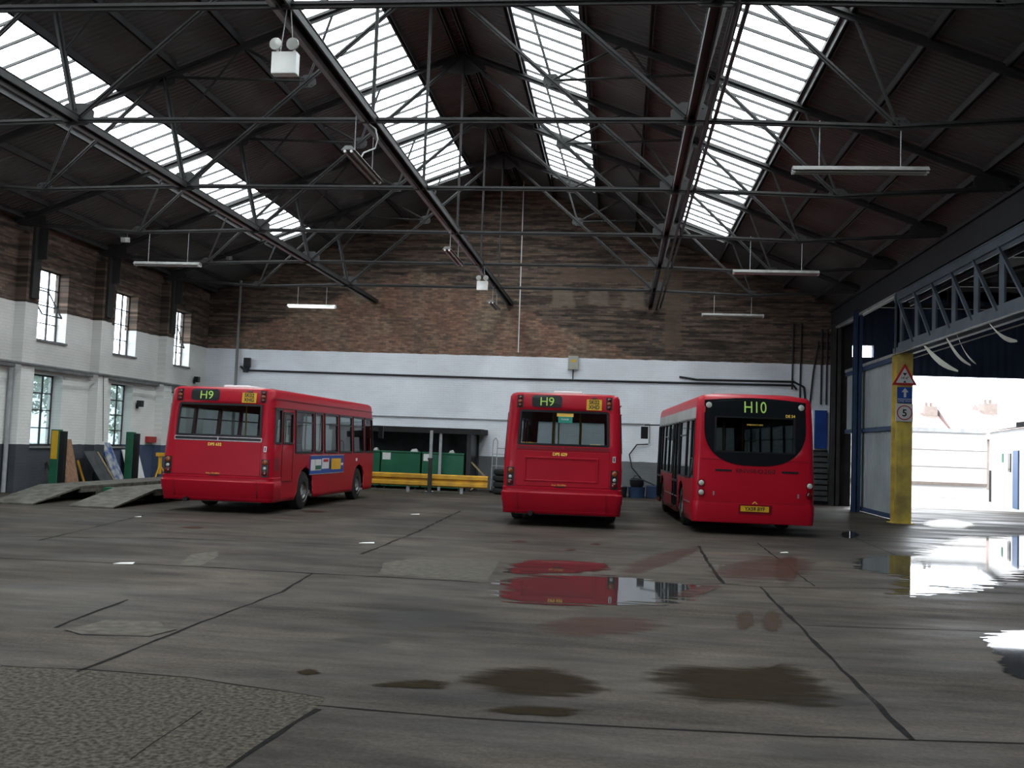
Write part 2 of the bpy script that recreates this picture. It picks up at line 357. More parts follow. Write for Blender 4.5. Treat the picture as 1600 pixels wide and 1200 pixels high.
def film_mat(name, col, rough, op, wet=True, nscale=3.0, stretch=(1, 3, 1), spec=.5, streak=.35):
    """thin film lying on the floor; vertex attribute 'edge' (1 centre, 0 rim) fades it out raggedly"""
    m, nt, b = newmat(name); L = nt.links.new
    out = nt.nodes['Material Output']; tr = N(nt, 'ShaderNodeBsdfTransparent'); mx = N(nt, 'ShaderNodeMixShader')
    at = N(nt, 'ShaderNodeAttribute'); at.attribute_name = 'edge'
    t = N(nt, 'ShaderNodeTexCoord'); mp = N(nt, 'ShaderNodeMapping'); mp.inputs['Scale'].default_value = stretch; L(t.outputs['Object'], mp.inputs[0])
    n = N(nt, 'ShaderNodeTexNoise'); n.inputs['Scale'].default_value = nscale; n.inputs['Detail'].default_value = 6; n.inputs['Roughness'].default_value = .6; L(mp.outputs[0], n.inputs[0])
    ad = N(nt, 'ShaderNodeMath', operation='MULTIPLY_ADD'); L(n.outputs[0], ad.inputs[0]); ad.inputs[1].default_value = 2.4; m9 = N(nt, 'ShaderNodeMath', operation='MULTIPLY'); m9.inputs[1].default_value = .95; L(at.outputs['Fac'], m9.inputs[0]); L(m9.outputs[0], ad.inputs[2])
    mr = N(nt, 'ShaderNodeMapRange'); L(ad.outputs[0], mr.inputs[0])
    lo, hi = (1.38, 1.50) if wet else (1.42, 2.02)
    mr.inputs['From Min'].default_value = lo; mr.inputs['From Max'].default_value = hi; mr.inputs['To Min'].default_value = 0; mr.inputs['To Max'].default_value = op
    b.inputs['Base Color'].default_value = tuple(col)+(1,); b.inputs['Roughness'].default_value = rough; b.inputs['Specular IOR Level'].default_value = spec
    L(mr.outputs[0], mx.inputs[0]); L(tr.outputs[0], mx.inputs[1]); L(b.outputs[0], mx.inputs[2]); L(mx.outputs[0], out.inputs[0])
    return m
M['puddle'] = film_mat('standing_water', (.03, .03, .03), .03, .96, nscale=2.0, stretch=(.45, 3.4, 1))
M['puddle_oily'] = film_mat('oily_wet_patch', (.020, .014, .007), .8, .9, wet=False, nscale=1.8, stretch=(.5, 3.6, 1), spec=.04)
M['damp'] = film_mat('damp_patch', (.035, .034, .033), .30, .45, wet=False, nscale=1.8, stretch=(.5, 3.6, 1), spec=.3)
M['rust'] = film_mat('rusty_damp_stain', (.055, .020, .012), .5, .6, wet=False, nscale=1.8, stretch=(.5, 3.4, 1), spec=.1)
M['tyremark'] = film_mat('brown_tyre_print', (.05, .030, .020), .6, .75, wet=False, nscale=4, spec=.05)

# ------------------------------------------------------------------ pixel -> ground helper used only to measure the floor marks
def gp(px, py, z=0.0):
    d = fw+rt*((px-800)/F_PX)-up*((py-600)/F_PX); t = (z-CAM_H)/d.z
    return Vector((d.x*t, d.y*t, z))

def gable_poly(y):   # outline of an end wall
    return [(XL-.3, y, 0), (XR+.3, y, 0), (XR+.3, y, roof_z(XR+.3)), (XC, y, ZR), (XL-.3, y, roof_z(XL-.3))]
# ------------------------------------------------------------------ shell
fl = MB()
fl.box(XL-.35, 22.0, YF, DW+.35, -.3, 0); tag(fl.build('floor', M['floor']), kind='structure')
wb = MB(); wb.prism(gable_poly(DW), (0, .35, 0)); tag(wb.build('wall_back', M['wall_back']), kind='structure')
wf = MB()   # unseen front, piers and gable; doorway shaped to stay out of bus reflections
for x0, x1 in ((XL-.3, -14), (-7, XR+.3)): wf.box(x0, x1, YF-.35, YF, 0, 5.2)
wf.box(-14, -7, YF-.35, YF, 4.2, 5.2)
wf.prism([(XL-.3, YF, 5.2), (XR+.3, YF, 5.2), (XR+.3, YF, roof_z(XR+.3)), (XC, YF, ZR), (XL-.3, YF, roof_z(XL-.3))], (0, -.35, 0))
M['front_dark'] = mat('dark_unseen_front', (.05, .05, .055), .7, 0, .3, 1)  # invented dark finish, chosen to darken what the bus tails reflect
tag(wf.build('wall_front', M['front_dark']), kind='structure')
# left wall with window openings
WY = [(24.11, 25.57), (28.18, 29.52), (32.1, 33.42), (20.02, 21.46), (15.94, 17.38)]
ys = sorted([YF, DW]+[y for w in WY for y in w]); zs = [0, 1.15, 3.05, 3.95, 5.87, roof_z(XL)]
def wall_left():
    mb = MB()
    for i in range(len(ys)-1):
        for j in range(len(zs)-1):
            hole = any(abs(ys[i]-w[0]) < .01 for w in WY) and j in (1, 3)
            if not hole: mb.box(XL-.4, XL, ys[i], ys[i+1], zs[j], zs[j+1])
    for yp in [31.33, 27.2, 23.5, 19.35, 15.3, 11.2]: mb.box(XL, XL+.28, yp-.28, yp+.28, 0, 6.5)
    return mb
tag(wall_left().build('wall_left', M['wall_left']), kind='structure')
mb = MB(); mb.box(XL, XL+.12, YF, DW, 3.13, 3.24); mb.cyl((XL+.33, YF, 3.22), (XL+.33, DW, 3.22), .035, 8); tag(mb.build('trim_1', M['steel_light']), kind='structure')
# left windows: steel glazing bars, casements, glass
wi = 1
for k, (y0, y1) in enumerate(WY):
    for low in (False, True):
        z0, z1 = (1.15, 3.05) if low else (3.95, 5.87)
        w = wthing('window_%d' % wi, (XL-.3, (y0+y1)/2, z0), kind='structure'); wi += 1
        X = XL-.30; fr = MB()
        for z in (z0+.02, z1-.02): fr.beam((X, y0, z), (X, y1, z), .05, .04)
        for y in (y0+.02, y1-.02, y0+.68*(y1-y0)): fr.beam((X, y, z0), (X, y, z1), .04, .05 if y < y1-.1 and y > y0+.1 else .04)
        for q in (.25, .5, .74): fr.beam((X, y0, z0+q*(z1-z0)), (X, y1, z0+q*(z1-z0)), .035, .028)
        fr.build('window_frame', M['steel'], w)
        g = MB(); g.box(X-.004, X+.004, y0+.03, y1-.03, z0+.03, z1-.03); g.build('glass', M['glass_low'] if low else M['glass_win'], w)
        sl = MB(); sl.box(XL-.27, XL+.05, y0-.04, y1+.04, z0-.06, z0); sl.build('window_sill', M['steel_light'], w)
        if not low and k in (0, 2):     # casements standing open
            c = MB(); a, b_ = y0+.04, y0+.66*(y1-y0); zt = z0+.70*(z1-z0); zb = z0+.27*(z1-z0)
            o1 = .45 if k == 0 else .3
            P = [(X+.03, a, zt), (X+.03, b_, zt), (X+o1, b_, zb+.12), (X+o1, a, zb+.12)]
            for p, q in zip(P, P[1:]+P[:1]): c.beam(p, q, .03, .03)
            c.beam(Vector(P[0]).lerp(Vector(P[3]), .5), Vector(P[1]).lerp(Vector(P[2]), .5), .02, .02)
            cs = c.build('casement', M['steel'], w)
            MB().quad(*P).build('pane', M['glass_win'], cs)

# roof sheeting with the four skylight strips left open
rf = MB()
def slope_quad(mb, a, b, y0, y1, th=.05, lift=0.):
    xa, xb = XC+a, XC+b; za, zb = roof_z(xa)+lift, roof_z(xb)+lift
    mb.hexa([(xa, y0, za), (xb, y0, zb), (xb, y1, zb), (xa, y1, za), (xa, y0, za+th), (xb, y0, zb+th), (xb, y1, zb+th), (xa, y1, za+th)])
edges = [-11.55]+[e for s_ in SKY[:2] for e in s_]+[0]+[e for s_ in SKY[2:] for e in s_]+[11.6]
for a, b in zip(edges, edges[1:]):
    if (a, b) in SKY:
        slope_quad(rf, a, b, YF-.3, SY0); slope_quad(rf, a, b, SY1, DW+.35)
    else: slope_quad(rf, a, b, YF-.3, DW+.35)
rf.build('ceiling', M['roof'])['kind'] = 'structure'
for n_, (a, b) in enumerate(SKY):
    w = wthing('window_%d' % wi, (XC+(a+b)/2, SY0, roof_z(XC+(a+b)/2)), kind='structure'); wi += 1
    g = MB(); slope_quad(g, a, b, SY0, SY1, .008, .03); g.build('glass', M['glass_sky'], w)
    bars = MB(); y = SY0
    while y < SY1:
        bars.beam((XC+a, y, roof_z(XC+a)+.01), (XC+b, y, roof_z(XC+b)+.01), .035, .05); y += .612
    for e in (a, b): bars.beam((XC+e, SY0, roof_z(XC+e)), (XC+e, SY1, roof_z(XC+e)), .06, .08)
    bars.build('glazing_bar', M['steel'], w)

# roof trusses
def truss(Y):
    t = wthing('roof_truss', (XC, Y, ZT), kind='structure')
    A = Vector((0, 0, 10.98)); rz = lambda x: 10.98-SL*abs(x)
    V = lambda x, z: Vector((XC+x, Y, z))
    def member(name, p, q, w, m='steel', dbl=True):
        b = MB()
        if dbl:
            for s in (-1, 1):
                o = Vector((0, s*(.008+w*.25), 0)); b.beam(p+o, q+o, w*.5, w*.16); 
                o2 = Vector((0, s*.014, 0)); b.beam(p+o2, q+o2, .014, w)
        else: b.beam(p, q, w, w*.15); b.beam(p, q, w*.15, w)
        return b.build(name, M[m], t)
    for s in (-1, 1):
        N_ = V(4.93*s, ZT); M3 = V(7.95*s, ZT-.10); E_ = V(11.1*s, rz(11.1)-.06); P = V(5.5*s, rz(5.5)); Ap = V(0, 10.95); Mm = (N_+Ap)/2
        member('rafter', V(0, rz(0)), V(11.15*s, rz(11.15)), .15)
        member('tie_beam', M3, E_, .09)
        member('tie_beam', V(0, ZT), N_, .085); member('tie_beam', N_, M3, .085)
        member('strut', N_, Ap, .085, 'steel'); member('strut', N_, P, .10)
        for q in (V(2.0*s, rz(2.0)), V(3.87*s, rz(3.87)), P): member('brace', Mm, q, .055, dbl=False)
        member('brace', M3, P, .07, 'steel'); member('brace', M3, V(7.3*s, rz(7.3)), .05, dbl=False)
        member('brace', V(5.2*s, (ZT+P.z)/2), V(3.87*s, rz(3.87)), .045, dbl=False)
        for c, w_, h_ in ((N_+Vector((0, 0, .10)), .62, .36), (Mm, .34, .26), (M3+Vector((0, 0, .05)), .34, .2), (P-Vector((0, 0, .08)), .5, .22), (V(10.8*s, 6.85), .8, .35)):
            g = MB(); pts = [(c.x+a*w_/2, Y-.012, c.z+b*h_/2) for a, b in ((-1, -.5), (-.6, -1), (.6, -1), (1, -.5), (1, .3), (.5, 1), (-.5, 1), (-1, .3))]
            g.prism(pts, (0, .024, 0))
            for q in range(6):
                bx = c.x+(q % 3-1)*w_*.28; bz = c.z+(-.3 if q < 3 else .25)*h_; g.cyl((bx, Y-.035, bz), (bx, Y+.035, bz), .014, 6)
            g.build('gusset_plate', M['steel'], t)
    member('king_post', V(0, ZT), V(0, 10.95), .09)
    g = MB(); g.prism([(XC+a, Y-.012, 10.9+b) for a, b in ((-.55, -.30), (-.2, -.42), (.2, -.42), (.55, -.30), (.4, .02), (0, .14), (-.4, .02))], (0, .024, 0)); g.build('gusset_plate', M['steel'], t)
    return t
for Y in TY: truss(Y)
# purlins and lengthwise members
def lengthwise(name, x, z, w, h, m='steel', y0=YF, y1=DW, ang=0.):
    b = MB(); d = .045
    for s in (-1, 1): b.box(x+s*w*.36-.012, x+s*w*.36+.012, y0, y1, z-h/2, z+h/2)
    b.box(x-w/2, x+w/2, y0, y1, z+h/2-.014, z+h/2); tag(b.build(name, M[m], origin=(x, y0, z)), kind='structure')
for x in (-11.0, -10.3, -9.2, -7.98, -6.42, -5.25, -3.9, -2.8, -1.12, 1.42, 3.08, 4.36, 5.67, 7.28, 8.4, 9.5, 10.6):
    lengthwise('roof_purlin', XC+x, roof_z(XC+x)-.075, .10, .13)
for x in (-.16, .16): lengthwise('ridge_beam', XC+x, 10.98, .09, .16)
for x in (-4.93, 0, 4.93): lengthwise('roof_runner', XC+x, ZT+.02, .16, .12, 'steel')
b = MB(); b.box(XC-5.12, XC-5.04, 4, DW, ZT-.03, ZT+.03); tag(b.build('cable_trunking', M['grey_conduit'], origin=(XC-5.1, 4, ZT)), kind='structure')
b = MB(); b.box(XC-.18, XC-.11, 4, DW, ZT-.03, ZT+.03); tag(b.build('cable_trunking', M['grey_conduit'], origin=(XC-.1, 4, ZT)), kind='structure')
b = MB(); b.cyl((XC+5.15, 2, ZT-.05), (XC+5.15, DW, ZT-.05), .03, 8); b.cyl((XC+5.28, 2, ZT+.02), (XC+5.28, DW, ZT+.02), .03, 8); tag(b.build('cable_trunking', M['conduit'], origin=(XC+5.2, 2, ZT)), kind='structure')
# eaves steel columns in the brick piers on the left
for yp in (31.33, 27.2, 23.5, 19.35):
    b = MB(); b.box(XL+.28, XL+.36, yp-.16, yp+.16, 4.9, 6.7); b.box(XL+.28, XL+.6, yp-.02, yp+.02, 5.9, 6.7); tag(b.build('wall_bracket', M['steel'], origin=(XL+.3, yp, 4.9)), kind='structure')
b = MB(); b.cyl((XL+.08, 23.12, 0), (XL+.08, 23.12, 3.1), .055, 10); tag(b.build('drain_pipe', M['grey_conduit'], origin=(XL+.08, 23.12, 0)), 'pale grey vertical drainpipe low on the left wall at the frame edge', 'pipe')

# ------------------------------------------------------------------ right side: girder, columns, partition, next bay
gx = 7.25
t = wthing('lattice_girder', (gx, 26.4, 4.4), kind='structure')
b = MB(); y0, y1 = YF, 26.6
for x in (gx-.18, gx+.18):
    b.box(x-.05, x+.05, y0, y1, 5.72, 5.9); b.box(x-.01, x+.01, y0, y1, 5.62, 5.9)
b.box(gx-.24, gx+.24, y0, y1, 5.9, 5.93); b.build('top_chord', M['girder'], t)
b = MB()
for x in (gx-.18, gx+.18):
    b.box(x-.06, x+.06, y0, y1, 4.36, 4.50); b.box(x-.01, x+.01, y0, y1, 4.36, 4.62)
b.build('bottom_chord', M['girder'], t)
b = MB(); b.box(gx-.30, gx-.26, y0, y1, 4.30, 4.32); b.box(gx+.24, gx+.28, y0, y1, 4.26, 4.28); b.build('flange', M['steel_light'], t)
yy = 26.3
while yy > 0:
    b = MB(); b.beam((gx-.12, yy, 4.45), (gx-.12, yy, 5.8), .04, .26, (0, 1, 0)); b.build('post', M['girder'], t)
    b = MB(); b.beam((gx-.2, yy, 5.75), (gx-.2, yy-1.32, 4.5), .07, .05); b.build('diagonal', M['girder'], t)
    yy -= 1.36
# eaves beam and infill above the girder
b = MB(); b.box(XR-.1, XR+.1, YF, DW, 6.05, 6.6); b.box(XR-.16, XR+.16, YF, DW, 6.0, 6.05); b.box(XR-.16, XR+.16, YF, DW, 6.6, 6.68); tag(b.build('eaves_beam', M['steel_black'], origin=(XR, YF, 6.05)), kind='structure')
b = MB(); b.box(XR-.14, XR-.05, 26.7, DW, 5.93, 6.02); tag(b.build('eaves_angle', M['steel_light'], origin=(XR, 26.7, 5.93)), kind='structure')
# yellow I column
cy = 26.45; b = MB(); b.box(7.0, 7.42, cy-.2, cy-.185, .02, 4.36); b.box(7.0, 7.42, cy+.17, cy+.185, .02, 4.36); b.box(7.2, 7.22, cy-.19, cy+.18, .02, 4.36)
b.box(6.93, 7.48, cy-.25, cy+.24, 0, .02); b.box(7.03, 7.16, cy-.21, cy-.2, 0.02, 4.36)
tag(b.build('steel_column', M['yellow_post'], origin=(7.2, cy, 0)), 'worn yellow painted steel column carrying the road signs', 'column')
b = MB(); b.box(7.03, 7.09, cy-.12, cy+.1, 4.38, 5.9); b.box(6.98, 7.14, cy-.12, cy-.1, 4.38, 5.9); tag(b.build('steel_stub', M['girder'], origin=(7.06, cy, 4.38)), kind='structure')
b = MB(); b.box(6.98, 7.2, 30.7, 30.73, 0, 6.1); b.box(6.98, 7.2, 30.95, 30.98, 0, 6.1); b.box(7.07, 7.1, 30.7, 30.98, 0, 6.1)
tag(b.build('steel_column', M['blue'], origin=(7.1, 30.8, 0)), 'dark blue steel column in front of the pale partition', 'column')
b = MB(); b.box(7.0, 7.28, 33.95, 33.98, 0, 6.1); b.box(7.0, 7.28, 34.25, 34.28, 0, 6.1); b.box(7.12, 7.16, 33.95, 34.28, 0, 6.1); b.box(7.3, 7.72, 34.3, 34.85, 0, 6.1)
tag(b.build('steel_column', M['steel'], origin=(7.1, 34.2, 0)), 'blackened steel column in the far right corner of the hall', 'column')
# partition
t = wthing('partition', (7.33, 29.8, 0), 'pale grey clad partition with navy rails between column and corner', 'partition')
b = MB(); b.box(7.30, 7.36, 26.66, 32.1, .12, 2.42); b.build('lower_panel', M['clad'], t)
b = MB(); b.box(7.30, 7.36, 26.66, 33.1, 2.50, 4.26); b.build('upper_panel', M['clad'], t)
for z in (.1, 2.46, 4.31):
    b = MB(); b.box(7.24, 7.40, 26.64, 33.1 if z > 1 else 32.1, z-.06, z+.06); b.build('rail', M['blue'], t)
b = MB(); b.box(7.22, 7.42, 26.64, 33.1, 4.37, 4.46); b.build('cap', M['steel_light'], t)
b = MB(); b.box(7.27, 7.37, 32.06, 32.14, 0, 2.4); b.build('jamb', M['redbox'], t)
# next bay: end wall with high doorway, far wall, roof
b = MB(); b.box(7.72, 22, DW, DW+.3, 4.5, 5.08); b.box(8.56, 22, DW, DW+.3, 5.08, 5.5); b.box(7.3, 22, DW, DW+.3, 5.5, 7.4); b.box(7.3, 7.8, DW, DW+.3, 4.5, 5.5)
b.box(7.52, 7.66, DW, DW+.3, 0, 4.5); tag(b.build('wall_bay_end', M['fascia'], origin=(12, DW, 4.5)), kind='structure')
b = MB(); b.box(17.5, 22, DW, DW+.3, 0, 4.5); tag(b.build('wall_bay_pier', M['fascia'], origin=(19, DW, 0)), kind='structure')
b = MB(); b.box(21.7, 22, YF, DW, 0, 6.5); tag(b.build('wall_right', M['wall_left'], origin=(0, 0, 0)), kind='structure')
b = MB()
b.hexa([(7.5, YF, 6.75), (14.5, YF, 8.4), (14.5, DW, 8.4), (7.5, DW, 6.75), (7.5, YF, 6.85), (14.5, YF, 8.5), (14.5, DW, 8.5), (7.5, DW, 6.85)])
b.hexa([(14.5, YF, 8.4), (22, YF, 6.6), (22, DW, 6.6), (14.5, DW, 8.4), (14.5, YF, 8.5), (22, YF, 6.7), (22, DW, 6.7), (14.5, DW, 8.5)])
b.prism([(7.3, DW, 7.3), (22, DW, 6.6), (14.5, DW, 8.6)], (0, .3, 0))
b.prism([(7.3, YF, 0), (22, YF, 0), (22, YF, 6.7), (14.5, YF, 8.6), (7.3, YF, 6.8)], (0, -.3, 0))
tag(b.build('ceiling_bay', M['roof']), kind='structure')
for Yb in (31.1, 27.05, 23.0, 18.9, 14.9):
    b = MB(); b.beam((7.4, Yb, 6.3), (21.7, Yb, 6.3), .1, .12); b.beam((7.4, Yb, 6.3), (14.5, Yb, 8.3), .1, .1); b.beam((21.7, Yb, 6.3), (14.5, Yb, 8.3), .1, .1)
    for x in (9.8, 12.2, 16.8, 19.2): b.beam((x, Yb, 6.3), (x, Yb, 8.3-abs(x-14.5)*.27), .05, .05)
    tag(b.build('bay_truss', M['steel'], origin=(14.5, Yb, 6.3)), kind='structure')
# torn plastic strips
for i, (p, q) in enumerate((((6.97, 23.85, 4.32), (7.15, 22.0, 3.56)), ((6.97, 22.25, 4.32), (7.05, 20.95, 3.60)), ((6.97, 21.58, 4.32), (7.1, 20.8, 3.62)), ((6.97, 19.75, 4.32), (7.1, 18.7, 3.85)))):
    b = MB(); p = Vector(p); q = Vector(q); n = 8; pts = []
    for k in range(n+1):
        a = k/n; c = p.lerp(q, a)+Vector((0, 0, -.10*math.sin(math.pi*a))); wd = .018+.05*math.sin(math.pi*a)*(1 if i != 1 else .7); tw = 1.2*a+i
        d = Vector((math.cos(tw)*.5, .2, 1)).normalized()*wd; pts.append((c-d, c+d))
    for (a1, a2), (c1, c2) in zip(pts, pts[1:]): b.quad(a1, a2, c2, c1)
    lab = ['longest pale strip hanging from the girder nearest the yellow column', 'thin twisted pale strip hanging second along the girder', 'pale strip hanging steeply third along the girder', 'pale strip hanging from the girder at the right frame edge'][i]
    o = b.build('hanging_strip', M['greybox'], origin=p); tag(o, lab, 'strip', 'torn strips hanging from the girder')
    sm = o.modifiers.new('thick', 'SOLIDIFY'); sm.thickness = .006

# signs on the yellow column
M['sign_white'] = mat('white_sign_face', (.62, .62, .62), .45, 0, .08, 5); M['sign_red'] = mat('red_sign_border', (.45, .03, .04), .45, 0, .1, 5)
M['sign_blue'] = mat('blue_sign_face', (.02, .07, .30), .45, 0, .1, 5); M['ink'] = mat('black_sign_ink', (.02, .02, .02), .5)
sy = cy-.23
t = wthing('height_sign', (7.21, sy, 3.8), 'red bordered triangular headroom sign topmost on the yellow column', 'sign')
def tri(s, y, cx=7.21, cz=3.72): return [(cx-.31*s, y, cz-.19*s), (cx+.31*s, y, cz-.19*s), (cx, y, cz+.37*s)]
MB().prism(tri(1.0, sy), (0, .015, 0)).build('border', M['sign_red'], t); MB().prism(tri(.70, sy-.006), (0, .006, 0)).build('face', M['sign_white'], t)
MB().poly([(7.155, sy-.009, 3.845), (7.21, sy-.009, 3.765), (7.265, sy-.009, 3.845)]).build('arrowhead', M['ink'], t); MB().poly([(7.17, sy-.009, 3.595), (7.25, sy-.009, 3.595), (7.21, sy-.009, 3.655)]).build('arrowhead', M['ink'], t); text_mb("14'-6\"", .085, lambda u, v, d: (7.21+u, sy-.009, 3.685+v), .002).build('lettering', M['ink'], t)
t = wthing('one_way_sign', (7.22, sy, 3.26), 'square blue sign with white upward arrow on the yellow column', 'sign')
MB().box(7.03, 7.41, sy, sy+.012, 3.07, 3.48).build('face', M['sign_blue'], t)
b = MB(); q = sy-.004; b.poly([(7.19, q, 3.22), (7.25, q, 3.22), (7.25, q, 3.37), (7.19, q, 3.37)]); b.poly([(7.13, q, 3.35), (7.31, q, 3.35), (7.22, q, 3.46)]); b.poly([(7.04, q, 3.165), (7.40, q, 3.165), (7.40, q, 3.18), (7.04, q, 3.18)]); b.build('arrow', M['sign_white'], t)
text_mb('ONE WAY', .075, lambda u, v, d: (7.22+u, sy-.004, 3.095+v)).build('lettering', M['sign_white'], t)
t = wthing('speed_limit_sign', (7.21, sy, 2.8), 'white five speed limit sign with red ring on the yellow column', 'sign')
MB().box(7.0, 7.42, sy, sy+.012, 2.60, 3.05).build('face', M['sign_white'], t)
b = MB(); n = 32
for k in range(n):
    a0, a1 = 2*math.pi*k/n, 2*math.pi*(k+1)/n; c = (7.215, sy-.004, 2.825)
    f = lambda r, a: (c[0]+r*math.cos(a), c[1], c[2]+r*math.sin(a)); b.quad(f(.165, a0), f(.19, a0), f(.19, a1), f(.165, a1))
b.build('ring', M['sign_red'], t); text_mb('5', .25, lambda u, v, d: (7.215+u, sy-.004, 2.735+v), .006).build('numeral', M['ink'], t)

# ------------------------------------------------------------------ floor marks
FLO = bpy.data.objects['floor']
def jag(pts, w, name='floor_joint', m=None):
    b = MB(); P = [gp(*p) for p in pts]; Q = []
    for a, c in zip(P, P[1:]):
        n = max(2, int((c-a).length/.25))
        Q += [a.lerp(c, k/n) for k in range(n)]
    Q.append(P[-1]); R = []
    for i, p in enumerate(Q):
        d = (Q[min(i+1, len(Q)-1)]-Q[max(i-1, 0)]).normalized(); s = Vector((-d.y, d.x, 0)); j = random.uniform(-.012, .012); ww = w*random.uniform(.5, 1.3)
        R.append((p+s*(j-ww/2)+Vector((0, 0, .002)), p+s*(j+ww/2)+Vector((0, 0, .002))))
    for (a, c), (e, f) in zip(R, R[1:]): b.quad(a, c, f, e)
    return b.build(name, m or M['joint'], FLO)
M['joint'] = mat('dirt_filled_joint', (.018, .017, .017), .9, 0, .4, 12, spec=.03)
for pts, w in (([(1188, 917), (1240, 970), (1330, 1060), (1425, 1157)], .045), ([(495, 1103), (800, 1127), (1100, 1143), (1420, 1157), (1600, 1161)], .025), ([(490, 896), (440, 925), (270, 990), (120, 1050)], .035),
               ([(0, 872), (300, 885), (490, 896), (700, 907), (745, 910)], .05), ([(565, 866), (650, 832), (720, 798)], .05), ([(1092, 853), (1110, 885), (1130, 912)], .05), ([(1130, 912), (1185, 917), (1400, 920), (1600, 928)], .03),
               ([(1255, 977), (1400, 982), (1600, 988)], .02), ([(1183, 848), (1272, 916)], .03), ([(1330, 838), (1500, 910)], .03), ([(0, 838), (300, 842), (565, 853)], .04), ([(60, 845), (225, 805)], .04), ([(85, 981), (200, 937)], .04), ([(200, 1187), (315, 1110)], .012), ([(745, 910), (900, 918), (1130, 912)], .02)):
    jag(pts, w)
M['aggregate'] = mat('exposed_aggregate_patch', (.098, .087, .071), .9, 0, .70, 30, bump=.8, spec=.05)
M['patch'] = mat('pale_repair_mortar', (.108, .098, .083), .9, 0, .35, 9, bump=.4, spec=.05)
def patch(pts, m, z, name='concrete_patch', jit=.02):
    P = [gp(*p) for p in pts]; Q = []
    for a, c in zip(P, P[1:]+P[:1]):
        n = max(1, int((c-a).length/.2)); Q += [a.lerp(c, k/n)+Vector((random.uniform(-jit, jit), random.uniform(-jit, jit), 0)) for k in range(n)]
    return MB().poly([(q.x, q.y, z) for q in Q]).build(name, M[m], FLO)
patch([(0, 1042), (130, 1047), (300, 1060), (505, 1090), (495, 1108), (430, 1150), (355, 1200), (300, 1240), (-150, 1230), (-150, 1035)], 'aggregate', .0012)
jag([(0, 1041), (130, 1046), (300, 1059), (507, 1090)], .015); jag([(497, 1108), (430, 1150), (355, 1200)], .045)
patch([(105, 984), (165, 968), (245, 971), (272, 985), (235, 993), (125, 990)], 'patch', .0014); jag([(103, 985), (125, 992), (235, 995), (275, 984)], .03)
patch([(285, 878), (300, 866), (345, 861), (330, 876), (312, 884), (284, 884)], 'patch', .0014)
patch([(600, 880), (640, 872), (780, 876), (762, 908), (700, 905), (590, 896)], 'patch', .0013)

def film(name, pts, m, label, cat, z=.004, inner=.35, group=None):
    """flat film with ragged rim; attribute edge = 1 inside, 0 at the rim"""
    P = [gp(*p) for p in pts]; Q = []
    for _ in range(2): P = [x for a, c in zip(P, P[1:]+P[:1]) for x in (a.lerp(c, .22), a.lerp(c, .78))]
    for a, c in zip(P, P[1:]+P[:1]):
        n = max(1, int((c-a).length/.12)); Q += [a.lerp(c, k/n) for k in range(n)]
    Q = [q+Vector((random.uniform(-.02, .02), random.uniform(-.02, .02), 0)) for q in Q]
    c = sum(Q, Vector())/len(Q); n = len(Q); c.z = 0
    v = []; f = []; ed = []
    for lv, (s, e) in enumerate(((1.14 if m == 'puddle' else 1.04, 0.), (.84, .5), (.5, 1.), (.0, 1.))):
        for q in Q: v.append(((q-c)*s+Vector((0, 0, z)))[:]); ed.append(e)
    for lv in range(3):
        for k in range(n): k2 = (k+1) % n; f.append((lv*n+k, lv*n+k2, (lv+1)*n+k2, (lv+1)*n+k))
    me = bpy.data.meshes.new(name); me.from_pydata(v, [], f); me.materials.append(M[m])
    at = me.attributes.new('edge', 'FLOAT', 'POINT')
    for i, e in enumerate(ed): at.data[i].value = e
    o = bpy.data.objects.new(name, me); COL.objects.link(o); o.location = c; return tag(o, label, cat, group)
film('puddle', [(780, 932), (790, 906), (830, 901), (940, 900), (1010, 908), (1100, 917), (1060, 940), (960, 948), (835, 946)], 'puddle', 'large puddle mirroring the red middle bus and white wall', 'puddle')
film('puddle', [(790, 893), (800, 882), (830, 875), (900, 876), (960, 882), (940, 893), (830, 897)], 'puddle', 'narrow puddle just behind the middle bus reflecting red', 'puddle', .0045)
film('puddle', [(1415, 928), (1400, 905), (1440, 893), (1425, 875), (1455, 852), (1510, 838), (1560, 842), (1640, 832), (1640, 885), (1560, 908), (1520, 918), (1470, 918)], 'puddle', 'widest bright puddle on the floor near the yard opening', 'puddle', .004)
film('puddle', [(1530, 990), (1640, 990), (1650, 1075), (1570, 1050), (1555, 1018)], 'puddle', 'bright puddle cut by the right frame edge in the foreground', 'puddle', .004)
film('puddle', [(1385, 898), (1330, 885), (1350, 870), (1420, 868), (1450, 880), (1430, 900)], 'puddle', 'dim puddle left of the bright one mirroring the yellow column', 'puddle', .0035)
film('puddle', [(1440, 815), (1480, 810), (1530, 818), (1500, 828), (1450, 824)], 'puddle', 'small bright puddle just beyond the yellow column', 'puddle', .004)
film('puddle', [(1310, 834), (1330, 829), (1345, 836), (1325, 843)], 'puddle', 'tiny shining puddle near the right corner of the right bus', 'puddle', .004)
film('oil_stain', [(1015, 1036), (1100, 1038), (1200, 1042), (1240, 1030), (1300, 1068), (1340, 1104), (1200, 1107), (1080, 1103), (990, 1075)], 'puddle_oily', 'largest dark oily stain on the foreground floor right of centre', 'stain', .005)
film('oil_stain', [(690, 1065), (760, 1040), (850, 1038), (950, 1066), (960, 1085), (860, 1094), (760, 1090)], 'puddle_oily', 'dark oily stain in the foreground below the middle bus', 'stain', .005)
film('oil_stain', [(740, 1108), (820, 1101), (930, 1108), (900, 1120), (790, 1118)], 'puddle_oily', 'small brown oily streak nearest the camera', 'stain', .005)
film('oil_stain', [(1130, 1085), (1180, 1078), (1260, 1084), (1420, 1083), (1370, 1110), (1200, 1104)], 'damp', 'faint damp patch beside the floor joint at lower right', 'stain', .003)
